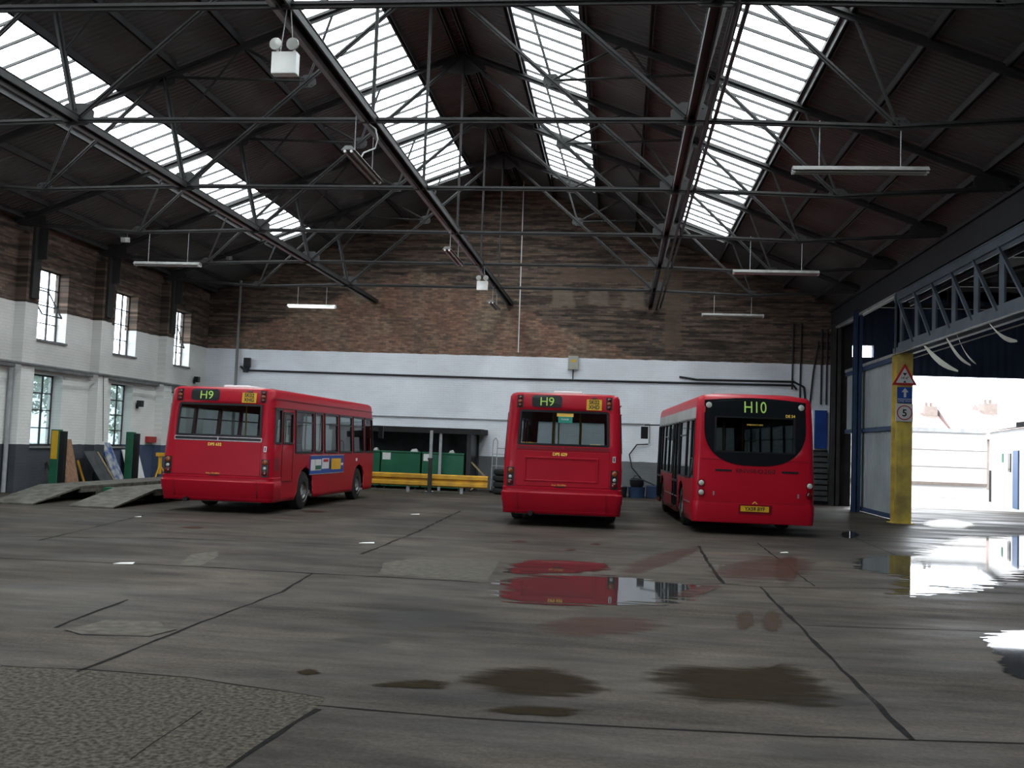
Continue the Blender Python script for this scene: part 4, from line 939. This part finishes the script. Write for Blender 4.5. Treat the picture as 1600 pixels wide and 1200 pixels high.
tube_light((-11.16, TY[2]), 'x', 1.68, 5.75, ZT-.1, False, 'grey hanging tube light near the left windows')
tube_light((-10.1, TY[0]), 'x', 1.6, 5.9, ZT-.1, True, 'bright lit tube light before the back wall at left')
tube_light((3.41, TY[4]), 'x', 1.95, 5.88, ZT, False, 'largest unlit double tube light hanging upper right')
tube_light((3.44, TY[2]), 'x', 1.93, 5.8, ZT, False, 'dull hanging tube light right of centre at middle distance')
tube_light((3.37, TY[0]), 'x', 1.9, 5.9, ZT, False, 'farthest right tube light against the brick wall')
t = tube_light((-4.2, 15.2), 'y', 1.8, 6.0, ZT, False, 'nearest lengthwise tube light with white curly flex')
fx = MB(); pts = [(-4.05, 14.9, ZT-.05), (-3.95, 14.9, 6.5), (-3.92, 14.95, 6.35), (-3.97, 15.0, 6.22), (-4.15, 15.0, 6.15), (-4.2, 15.0, 6.05)]; fx.tube(pts, .012, 6); fx.build('flex', M['white_paint'], t)
tube_light((-4.05, 23.0), 'y', 1.9, 6.05, ZT, False, 'middle lengthwise tube light over the hall centre')
tube_light((-4.1, 31.1), 'y', 1.7, 6.05, ZT, False, 'farthest small lengthwise tube light near the back wall')
def spot_unit(x, y, z, zc, label):
    t = wthing('emergency_light', (x, y, z), label, 'light', 'white twin-spot emergency lights')
    b = MB(); b.box(x-.15, x+.15, y-.06, y+.06, z-.13, z+.13); b.build('battery_box', M['white_paint'], t, bevel=.01)
    for s in (-1, 1):
        h = MB(); h.lathe([(0, .05), (.03, .05), (.05, .02), (.075, -.04), (.07, -.055), (0, -.06)], (x+s*.10, y-.03, z+.21), 'y', 18); ho = h.build('spot_lamp', M['lamp_clear'], t, smooth=True)
        MB().cyl((x+s*.10, y, z+.12), (x+s*.10, y, z+.18), .015, 8).build('stalk', M['white_paint'], ho)
    for s in (-1, 1): MB().cyl((x+s*.08, y+.03, z+.13), (x+s*.02, y+.03, zc), .006, 6).build('wire', M['grey_conduit'], t)
spot_unit(-3.97, 10.82, 5.93, ZT, 'white twin-spot emergency light nearest, upper left of centre')
spot_unit(-3.93, 27.05, 6.02, ZT-.05, 'distant white twin-spot emergency light above the middle bus')
def small_flood(x, y, z, label, yc, zc):
    t = wthing('wall_camera', (x, y, z), label, 'camera'); MB().beam((x, y-.15, z), (x, y+.1, z+.04), .12, .12).build('housing', M['dusty_white'], t, bevel=.01)
    MB().cyl((x, y+.05, z), (x, yc, zc), .015, 6).build('bracket', M['steel'], t)
small_flood(-12.25, 22.95, 6.3, 'small pale camera on the truss above the left windows', 23.0, 6.55)
small_flood(-12.95, 31.05, 7.4, 'small pale camera under the roof at far left corner', 31.11, 7.65)

# ------------------------------------------------------------------ back wall fittings
b = MB(); b.cyl((-14.02, DW-.12, 0.0), (-14.02, DW-.12, 7.3), .05, 10); b.box(-14.1, -13.94, DW-.17, DW-.07, 3.0, 3.06); tag(b.build('steel_pole', M['steel_light'], origin=(-14.02, DW-.05, 2)), 'tall thin grey pole against the back wall at left', 'pole')
def conduit(pts, r, m, label, cat='conduit', nm='conduit'):
    b = MB(); b.tube(pts, r, 8); 
    for p in pts[1:-1]: b.lathe([(0, -r), (r*.7, -r*.7), (r, 0), (r*.7, r*.7), (0, r)], p, 'z', 8)
    return tag(b.build(nm, M[m], origin=pts[0]), label, cat)
Yw = DW-.04
conduit([(-13.9, Yw, 4.15), (-13.75, Yw, 4.0), (-3.9, Yw, 3.98), (5.9, Yw, 4.03), (6.0, Yw, 3.9)], .035, 'conduit', 'long black conduit across the whole white back wall')
conduit([(2.0, Yw, 4.22), (2.6, Yw, 4.14), (5.9, Yw, 4.16), (6.25, Yw, 3.98), (6.3, Yw, 3.5)], .035, 'conduit', 'shorter black cable bundle above the right bus')
conduit([(-9.0, Yw, 2.5), (-3.8, Yw, 2.5), (1.02, Yw, 2.53), (1.02, Yw, 1.85)], .022, 'grey_conduit', 'thin grey conduit dropping between middle and right buses')
conduit([(.99, Yw-.06, 1.83), (.6, Yw-.07, 1.8), (.35, Yw-.08, 1.45), (.45, Yw-.1, 1.0), (.8, Yw-.12, .6), (1.3, Yw-.15, .4)], .022, 'conduit', 'black hose looping down the wall between the buses', 'hose', 'hose')
b = MB(); b.cyl((-3.65, DW-.35, 4.9), (-3.67, DW-.35, 11.03), .018, 8); tag(b.build('white_rope', M['white_paint'], origin=(-3.65, DW-.35, 4.9)), 'long straight white cord hanging down the back gable', 'cord')
for i, (x, z0, z1) in enumerate(((5.85, 3.9, 6.2), (6.12, 3.6, 6.2), (6.45, 3.4, 5.6), (6.82, 3.4, 6.0), (7.0, 3.4, 6.0))):
    conduit([(x, Yw, z0), (x+(.1 if i == 2 else 0), Yw, (z0+z1)/2), (x+(.25 if i == 2 else 0), Yw, z1)], .028, 'conduit', ['leftmost of the black vertical pipes in the far right corner', 'second black vertical pipe from the left in the far right corner', 'slanting black pipe among the pipes in the far right corner', 'fourth black vertical pipe in the far right corner', 'rightmost black vertical pipe in the far right corner'][i], 'pipe', 'wall_pipe')
t = wthing('fuse_box', (-1.71, DW-.1, 4.6), 'grey electrical box high on the wall above the middle bus', 'box'); MB().box(-1.89, -1.53, DW-.16, DW, 4.36, 4.84).build('casing', M['greybox'], t, bevel=.01); MB().box(-1.78, -1.62, DW-.165, DW-.16, 4.62, 4.70).build('warning_label', M['yellow_plate'], t)
MB().cyl((-1.71, DW-.05, 4.03), (-1.71, DW-.05, 4.37), .02, 8).build('cable_entry', M['conduit'], t)
t = wthing('wall_speaker', (-13.62, DW-.1, 4.2), 'black lamp unit on the white wall beside the thin pole', 'lamp'); MB().box(-13.74, -13.5, DW-.18, DW-.04, 4.1, 4.45).build('housing', M['black'], t, bevel=.01); MB().hexa([(-13.74, DW-.2, 3.92), (-13.6, DW-.2, 3.92), (-13.6, DW-.02, 3.92), (-13.74, DW-.02, 3.92), (-13.72, DW-.15, 4.12), (-13.54, DW-.15, 4.12), (-13.54, DW-.02, 4.12), (-13.72, DW-.02, 4.12)]).build('bracket', M['black'], t)
b = MB(); b.box(6.62, 7.02, DW-.12, DW-.02, 1.9, 3.2); tag(b.build('blue_board', M['blue_board'], origin=(6.85, DW, 1.9)), 'bright blue board in the corner right of the right bus', 'board')
t = wthing('slatted_rack', (6.8, DW-.3, 0), 'dark grey slatted rack below the blue board', 'rack')
for k in range(9): MB().box(6.55, 7.02, DW-.42, DW-.36, .12+k*.19, .26+k*.19).build('slat', M['darkboard'], t)
MB().box(6.53, 7.02, DW-.36, DW-.02, 0, 1.84).build('carcass', M['black'], t)

# shelter with green bins behind
sx0, sx1 = -9.9, -4.65
t = wthing('bin_shelter', (-7.3, 33.6, 0), 'black open-fronted shelter over the green bins', 'shelter')
MB().box(sx0, sx1, 33.0, 34.85, 1.93, 2.12).build('roof', M['rubber'], t); MB().box(sx0, -4.95, 34.7, 34.82, .0, 1.93).build('back_panel', M['darkboard'], t)
MB().box(-5.15, -5.0, 33.25, 34.8, 0, 1.93).build('side_panel', M['black'], t); MB().box(sx0+.05, sx0+.15, 33.25, 34.8, 0, 1.93).build('side_panel', M['black'], t)
MB().box(-6.06, -5.97, 33.05, 33.14, 0, 1.93).build('post', M['grey_conduit'], t)
b = MB(); b.beam((-4.98, 33.35, 1.0), (-4.42, 33.35, .45), .05, .05); b.beam((-4.42, 33.35, .47), (-4.98, 33.35, .05), .05, .05); b.build('strut', M['wood'], t)
b0 = None
for i, (x0, x1) in enumerate(((-9.7, -8.75), (-8.68, -8.12), (-8.08, -6.72), (-6.66, -5.22))):
    y0 = 33.2; t = wthing('storage_bin', ((x0+x1)/2, y0+.4, 0), ['green bin mostly hidden behind the left bus front', 'narrow green bin beside the left bus front', 'green bin with pale sticker in the middle of the row', 'rightmost green bin behind the steel post'][i], 'bin', 'green metal bins in the black shelter')
    MB().box(x0, x1, y0, y0+.9, .08, 1.22).build('body', M['green'], t, bevel=.02); MB().box(x0-.01, x1+.01, y0-.02, y0+.92, 1.22, 1.28).build('lid', M['green'], t, bevel=.015)
    if i >= 2: MB().box(x0+.05, x0+.33, y0-.008, y0+.002, .98, 1.22).build('sticker', M['sign_white'], t)
    for xf in (x0+.1, x1-.18): MB().box(xf, xf+.08, y0+.05, y0+.8, 0, .09).build('foot', M['black'], t)
for i, (x, w_) in enumerate(((-8.35, .09), (-7.0, .14), (-5.7, .1))):
    b = MB(); b.hexa([(x-w_, 33.5, 1.28), (x+w_, 33.45, 1.28), (x+w_, 33.65, 1.28), (x-w_, 33.65, 1.28), (x-w_*.6, 33.52, 1.36), (x+w_*.5, 33.5, 1.38), (x+w_*.5, 33.6, 1.37), (x-w_*.6, 33.6, 1.35)])
    tag(b.build('paper_bundle', M['white_paint'], origin=(x, 33.5, 1.28)), ['small white paper bundle on the narrow green bin', 'white paper bundle on the middle green bin', 'white paper bundle on the rightmost green bin'][i], 'paper', 'papers on the bins')
# crash barrier
t = wthing('crash_barrier', (-7.2, 31.5, 0), 'yellow corrugated crash barrier in front of the green bins', 'barrier')
prof = [(0, .20), (-.06, .24), (-.06, .34), (0, .38), (0, .42), (-.06, .46), (-.06, .57), (0, .60)]; b = MB(); xa, xb = -10.2, -4.15
for (d1, z1), (d2, z2) in zip(prof, prof[1:]): b.quad((xa, 31.5+d1, z1), (xb, 31.5+d1, z1), (xb, 31.5+d2, z2), (xa, 31.5+d2, z2))
o = b.build('rail', M['yellow'], t); sm = o.modifiers.new('thick', 'SOLIDIFY'); sm.thickness = .012; sm.offset = -1
for x in (-9.8, -8.3, -6.75, -5.0): MB().box(x-.05, x+.05, 31.52, 31.62, 0, .58).build('post', M['grey_conduit'], t)
t = wthing('steel_post', (-6.0, 31.35, 0), 'dark round steel post standing before the yellow barrier', 'post')
MB().cyl((-6.0, 31.3, 0), (-6.0, 31.3, 1.05), .07, 14).build('shaft', M['steel'], t); MB().cyl((-6.0, 31.3, 1.05), (-6.0, 31.3, 1.12), .09, 14).build('collar', M['steel'], t)
MB().cyl((-6.0, 31.3, 1.12), (-6.0, 31.3, 2.0), .05, 14).build('upper_shaft', M['grey_conduit'], t); MB().box(-6.2, -5.8, 31.1, 31.45, 0, .03).build('base', M['steel'], t)
# sack trolley, tyres, odds and ends
t = wthing('sack_trolley', (-4.1, 33.6, 0), 'grey tubular sack trolley leaning by the middle bus', 'trolley')
b = MB()
for x in (-4.3, -4.15): b.tube([(x, 33.4, .1), (x, 33.7, 1.75), (x+(.07 if x < -4.2 else -.07), 33.72, 1.85)], .016, 8)
b.tube([(-4.15, 33.6, 1.5), (-3.75, 33.6, 1.5), (-3.75, 33.4, .1)], .016, 8)
for z in (.5, .9, 1.3): b.cyl((-4.3, 33.4+.18*z, z), (-3.75, 33.4+.15*z, z), .012, 8)
b.build('frame', M['grey_conduit'], t); MB().box(-4.35, -3.7, 33.1, 33.42, .06, .09).build('toe_plate', M['steel'], t)
for x in (-4.3, -3.8): MB().lathe([(.02, -.03), (.1, -.03), (.1, .03), (.02, .03)], (x, 33.5, .1), 'x', 16).build('wheel', M['rubber'], t)
for k in range(4):
    z = .11+k*.205; b = MB().lathe([(.20, -.09), (.33, -.10), (.40, -.06), (.41, 0), (.40, .06), (.33, .10), (.20, .09), (.18, 0), (.20, -.09)], (-3.72+.02*(k % 2), 32.5, z), 'z', 26)
    tag(b.build('spare_tyre', M['rubber'], origin=(-3.72, 32.5, z-.1), smooth=True), ['bottom spare tyre of the stack left of the middle bus', 'second spare tyre from the bottom left of the middle bus', 'third spare tyre from the bottom left of the middle bus', 'topmost spare tyre of the stack left of the middle bus'][k], 'tyre', 'stacked tyres left of the middle bus')
t = wthing('sprayer_drum', (.62, 34.0, 0), 'blue tub with black drum on top between the two right buses', 'drum')
MB().lathe([(0, 0), (.26, 0), (.29, .36), (0, .36)], (.62, 34.0, 0), 'z', 22).build('tub', M['blue'], t, smooth=True); MB().lathe([(0, .36), (.2, .36), (.24, .45), (.24, .60), (.18, .66), (0, .66)], (.62, 34.0, 0), 'z', 22).build('drum', M['black'], t, smooth=True)
b = MB(); b.tube([(.48, 34, .64), (.55, 34, .74), (.7, 34, .74), (.78, 34, .64)], .015, 8); b.build('handle', M['black'], t)
t = wthing('black_bin', (.05, 34.0, 0), 'low black tub partly hidden by the middle bus', 'tub'); MB().lathe([(0, 0), (.27, 0), (.32, .34), (.30, .36), (0, .33)], (.0, 34.0, 0), 'z', 22).build('shell', M['rubber'], t, smooth=True); MB().box(-.18, .12, 33.9, 34.1, .33, .38).build('lid', M['greybox'], t)
b = MB(); b.box(.95, 1.75, 34.0, 34.5, 0, .42); tag(b.build('blue_crate', M['blue'], origin=(1.35, 34.2, 0), bevel=.02), 'dark blue crate beside the right bus front', 'crate')

# ------------------------------------------------------------------ left side: vehicle lift and leaning boards
t = wthing('vehicle_lift', (-11.8, 25.5, 0), 'grey low-level vehicle lift with two ramps left of the left bus', 'lift')
for x0, x1 in ((-13.25, -12.25), (-11.45, -10.45)):
    rp_ = MB(); rp_.hexa([(x0, 19.75, .005), (x1, 19.75, .005), (x1, 21.6, .28), (x0, 21.6, .28), (x0, 19.75, .03), (x1, 19.75, .03), (x1, 21.6, .33), (x0, 21.6, .33)]); rp_.build('ramp', M['platform'], t)
    tr_ = MB(); tr_.box(x0, x1, 21.6, 31.0, .27, .33); tr_.box(x0, x0+.05, 21.6, 31.0, .18, .28); tr_.box(x1-.05, x1, 21.6, 31.0, .18, .28); tr_.build('track', M['platform'], t)
    sp2 = MB()
    for y in (22.3, 26.5, 30.6): sp2.box(x0+.1, x1-.1, y, y+.15, 0, .27)
    sp2.build('support', M['black'], t)
MB().box(-12.25, -11.45, 22.6, 22.8, .08, .26).build('crossbeam', M['green'], t); MB().box(-12.25, -11.45, 29.6, 29.8, .08, .26).build('crossbeam', M['green'], t)
for i, y in enumerate((23.75, 27.6)):
    t = wthing('lift_column', (-14.2, y, 0), ['green lift column with yellow stripe nearest on the left wall side', 'plain green lift column farther along the left wall side'][i], 'column', 'green vehicle lift columns')
    MB().box(-14.36, -14.13, y, y+.16, 0, 1.6).build('casing', M['green'], t, bevel=.01); MB().box(-14.13, -14.0, y+.02, y+.16, 0, 1.56).build('carriage', M['black'], t)
    if i == 0: MB().box(-14.33, -14.16, y-.01, y, .85, 1.57).build('warning_stripe', M['yellow_plate'], t)
    MB().box(-14.4, -13.9, y-.08, y+.3, 0, .02).build('base', M['steel'], t)
def lean(name, y0, y1, zh, foot, m, label, cat, th=.03, y_shift=0., top=.03):
    b = MB(); xa = XL+foot; xb = XL+top; b.hexa([(xa, y0, .0), (xa, y1, .0), (xa-th, y1, .0), (xa-th, y0, .0), (xb+th, y0+y_shift, zh), (xb+th, y1+y_shift, zh), (xb, y1+y_shift, zh), (xb, y0+y_shift, zh)])
    return tag(b.build(name, M[m], origin=(xa, y0, 0)), label, cat)
lean('board', 25.45, 26.05, 1.34, .42, 'cardboard', 'tall brown cardboard sheet leaning on the left wall', 'board', .05)
lean('board', 26.75, 27.45, 1.02, .75, 'darkboard', 'dark grey board leaning at an angle by the brown sheet', 'board', .03, -.5, .31)
b = lean('timber_strip', 27.47, 27.55, 1.0, .77, 'wood', 'thin pale timber strip along the dark leaning board', 'timber', .035, -.5, .31)
lean('board', 28.95, 29.95, 1.05, .4, 'white_paint', 'white rectangular panel leaning behind the second lift column', 'panel', .03)
lean('plastic_sheet', 27.95, 28.5, 1.26, .5, 'sheet', 'crumpled blue and white plastic sheet beside the second lift column', 'sheet', .06, -.35)
b = MB(); xq = XL+.35
for p, q in (((xq, 25.0, 0), (XL+.05, 25.0, .7)), ((xq, 25.4, 0), (XL+.05, 25.4, .7)), ((XL+.05, 25.0, .7), (XL+.05, 25.4, .7)), ((XL+.2, 25.0, .35), (XL+.2, 25.4, .35))): b.beam(p, q, .05, .05)
tag(b.build('metal_frame', M['steel'], origin=(xq, 25.2, 0)), 'low dark metal frame beside the brown sheet', 'frame')
b = MB(); b.cyl((XL+.3, 26.55, 0), (XL+.1, 26.4, .75), .035, 8); tag(b.build('prop', M['yellow'], origin=(XL+.3, 26.55, 0)), 'short yellow prop between the brown sheet and dark board', 'prop')
t = wthing('axle_stand', (-14.55, 30.25, 0), 'yellow tripod axle stand near the left bus tail', 'stand')
MB().cyl((-14.55, 30.25, .3), (-14.55, 30.25, .95), .06, 12).build('column', M['pole_yellow'], t); MB().box(-14.65, -14.45, 30.15, 30.35, .86, .97).build('head', M['pole_yellow'], t)
for a in (0.5, 2.6, 4.7): MB().cyl((-14.55, 30.25, .6), (-14.55+.34*math.cos(a), 30.25+.34*math.sin(a), .02), .022, 8).build('leg', M['pole_yellow'], t)
b = MB(); b.box(XL+.01, XL+.15, 30.5, 31.0, 1.28, 1.47); tag(b.build('red_box', M['redbox'], origin=(XL, 30.75, 1.28)), 'small red box on the left wall beside the left bus', 'box')
for i, (y, z) in enumerate(((28.95+.85, 2.5), (33.9, 3.55))):
    t = wthing('flood_light', (XL+.1, y, z), ['black flood lamp beside the second lower window', 'small dark lamp high on the left wall near the corner'][i], 'lamp'); MB().box(XL+.05, XL+.2, y-.1, y+.1, z-.1, z+.1).build('housing', M['black'], t, bevel=.01); MB().box(XL+.004, XL+.06, y-.03, y+.03, z-.15, z-.02).build('bracket', M['steel'], t)
b = MB(); b.cyl((XL+.3, 27.35, 1.3), (XL+.3, 27.15, 3.2), .008, 6); tag(b.build('hanging_cable', M['conduit'], origin=(XL+.3, 27.35, 1.3)), 'thin dark cable hanging down the pier between lower windows', 'cable')

# ------------------------------------------------------------------ outside
M['ground_out'] = mat('outdoor_concrete', (.20, .20, .195), .8, 0, .15, .6)
b = MB(); b.box(-60, 80, DW+.35, 120, -.3, -.005); b.box(-60, XL-.45, -40, DW+.35, -.3, -.005); b.box(XL-.45, 60, -40, YF, -.3, -.005); tag(b.build('yard_ground', M['ground_out']), kind='structure')
M['yardwall'] = mat('white_yard_wall_render', (.42, .41, .40), .8, 0, .08, 1.5)
M['tile'] = mat('red_clay_roof_tiles', (.125, .088, .082), .8, 0, .25, 6); M['house'] = mat('pale_house_brick', (.13, .105, .092), .8, 0, .2, 5)
t = wthing('yard_wall', (13, 46.2, 0), 'long white yard wall with grey coping beyond the opening', 'wall')
MB().box(2, 16.2, 46, 46.4, 0, 2.9).build('wall_face', M['yardwall'], t); MB().box(2, 16.2, 45.9, 46.5, 2.9, 3.08).build('coping', M['steel_light'], t); MB().box(2, 16.2, 45.93, 46, .55, .68).build('plinth', M['house'], t)
bb = MB()
for z in (1.35, 2.1): bb.box(2, 16.2, 45.975, 46, z, z+.025)
bb.build('joint_line', M['house'], t)
# white building with sloping roof and blue door
t = wthing('yard_building', (17, 42, 0), 'white single-storey building with blue door across the yard', 'building')
A_, B_ = Vector((15.6, 44.0, 0)), Vector((14.0, 36.2, 0)); dr_ = (B_-A_).normalized(); nn = Vector((-dr_.y, dr_.x, 0)); nn = nn if nn.x < 0 else -nn
def fpt(s, z, o=0.): return A_+dr_*s+Vector((0, 0, z))+nn*o
Ln = (B_-A_).length
MB().hexa([fpt(0, 0), fpt(Ln, 0), fpt(Ln, 0, -6), fpt(0, 0, -6), fpt(0, 2.9), fpt(Ln, 2.9), fpt(Ln, 4.0, -6), fpt(0, 4.0, -6)]).build('wall_block', M['yardwall'], t)
MB().hexa([fpt(-.2, 2.9, .3), fpt(Ln+.2, 2.9, .3), fpt(Ln+.2, 4.0, -6), fpt(-.2, 4.0, -6), fpt(-.2, 3.05, .3), fpt(Ln+.2, 3.05, .3), fpt(Ln+.2, 4.15, -6), fpt(-.2, 4.15, -6)]).build('roof', M['steel_light'], t)
def fbox(s0, s1, z0, z1, th, m, nm): MB().hexa([fpt(s0, z0, 0), fpt(s1, z0, 0), fpt(s1, z0, th), fpt(s0, z0, th), fpt(s0, z1, 0), fpt(s1, z1, 0), fpt(s1, z1, th), fpt(s0, z1, th)]).build(nm, M[m], t)
M['doorblue'] = mat('blue_painted_door', (.022, .05, .11), .5, 0, .1, 3)
fbox(5.9, 7.0, 0, 2.1, .05, 'doorblue', 'door'); fbox(4.8, 5.35, 1.3, 2.0, .04, 'blackglass', 'window'); fbox(.45, .6, 0, 1.3, .08, 'steel', 'drain_pipe')
fbox(3.3, 3.6, 1.65, 2.0, .03, 'green', 'notice'); 
# terrace of houses
for i, (x0, x1, Yh, ze_, zr_) in enumerate(((16.5, 20.0, 62, 3.0, 4.6), (20.05, 23.6, 62, 3.0, 4.9), (23.7, 28.6, 66, 3.8, 5.5))):
    t = wthing('terraced_house', ((x0+x1)/2, Yh, 0), ['red roofed house farthest left beyond the yard wall', 'red roofed house in the middle beyond the yard wall', 'gabled red roofed house beyond the white building'][i], 'house', 'houses beyond the yard')
    MB().box(x0, x1, Yh, Yh+7, 0, ze_).build('wall_block', M['house'], t)
    MB().hexa([(x0, Yh-.3, ze_), (x1, Yh-.3, ze_), (x1, Yh+7.3, ze_), (x0, Yh+7.3, ze_), (x0, Yh+3.5, zr_), (x1, Yh+3.5, zr_), (x1, Yh+3.6, zr_), (x0, Yh+3.6, zr_)]).build('roof', M['tile'], t)
    ch = MB().box(x1-.9, x1-.1, Yh+3.0, Yh+4.0, zr_-.8, zr_+.45).build('chimney', M['house'], t)
    for q in (.25, .55): MB().cyl((x1-.9+q, Yh+3.5, zr_+.45), (x1-.9+q, Yh+3.5, zr_+.7), .1, 8).build('chimney_pot', M['tile'], ch)
# trees outside the left windows
M['leaf'] = mat('green_leaves', (.16, .26, .07), .6, 0, .4, 3); M['bark'] = mat('brown_bark', (.10, .07, .05), .9, 0, .4, 8)
def tree(x, y, h, r, label):
    t = wthing('tree', (x, y, 0), label, 'tree', 'trees outside the left windows')
    MB().cyl((x, y, 0), (x, y, h*.6), .16, 8, .08).build('trunk', M['bark'], t)
    b = MB(); blobs = [(random.gauss(0, r*.45), random.gauss(0, r*.45), h*random.uniform(.45, .85), r*random.uniform(.35, .6)) for _ in range(12)]
    for _ in range(2600):
        bx, by, bz, br = random.choice(blobs); d = Vector((random.gauss(0, 1), random.gauss(0, 1), random.gauss(0, 1))).normalized()*br*random.uniform(.6, 1.05)
        c = Vector((x+bx, y+by, bz))+d; u = Vector((random.gauss(0, 1), random.gauss(0, 1), random.gauss(0, 1))).normalized()*.10; v = u.cross(Vector((random.gauss(0, 1), random.gauss(0, 1), random.gauss(0, 1)))).normalized()*.06
        b.quad(c-u, c-v, c+u, c+v)
    tag(b.build('foliage', M['leaf'], t), kind='stuff')
for i, (x, y, h, r_) in enumerate(((-19.0, 28.6, 4.1, 1.7), (-19.5, 33.4, 4.2, 1.7), (-19.0, 38.0, 4.0, 1.7), (-19.5, 42.6, 4.3, 1.8), (-20.5, 24.2, 4.0, 1.6))):
    tree(x, y, h, r_, ['leafy tree seen through the nearest lower left window', 'leafy tree seen between the first and second left windows', 'leafy tree seen through the second left window', 'leafy tree seen through the farthest left window', 'leafy tree at the near end outside the left wall'][i])
for o in bpy.data.objects:
    if '_world' in o: del o['_world']
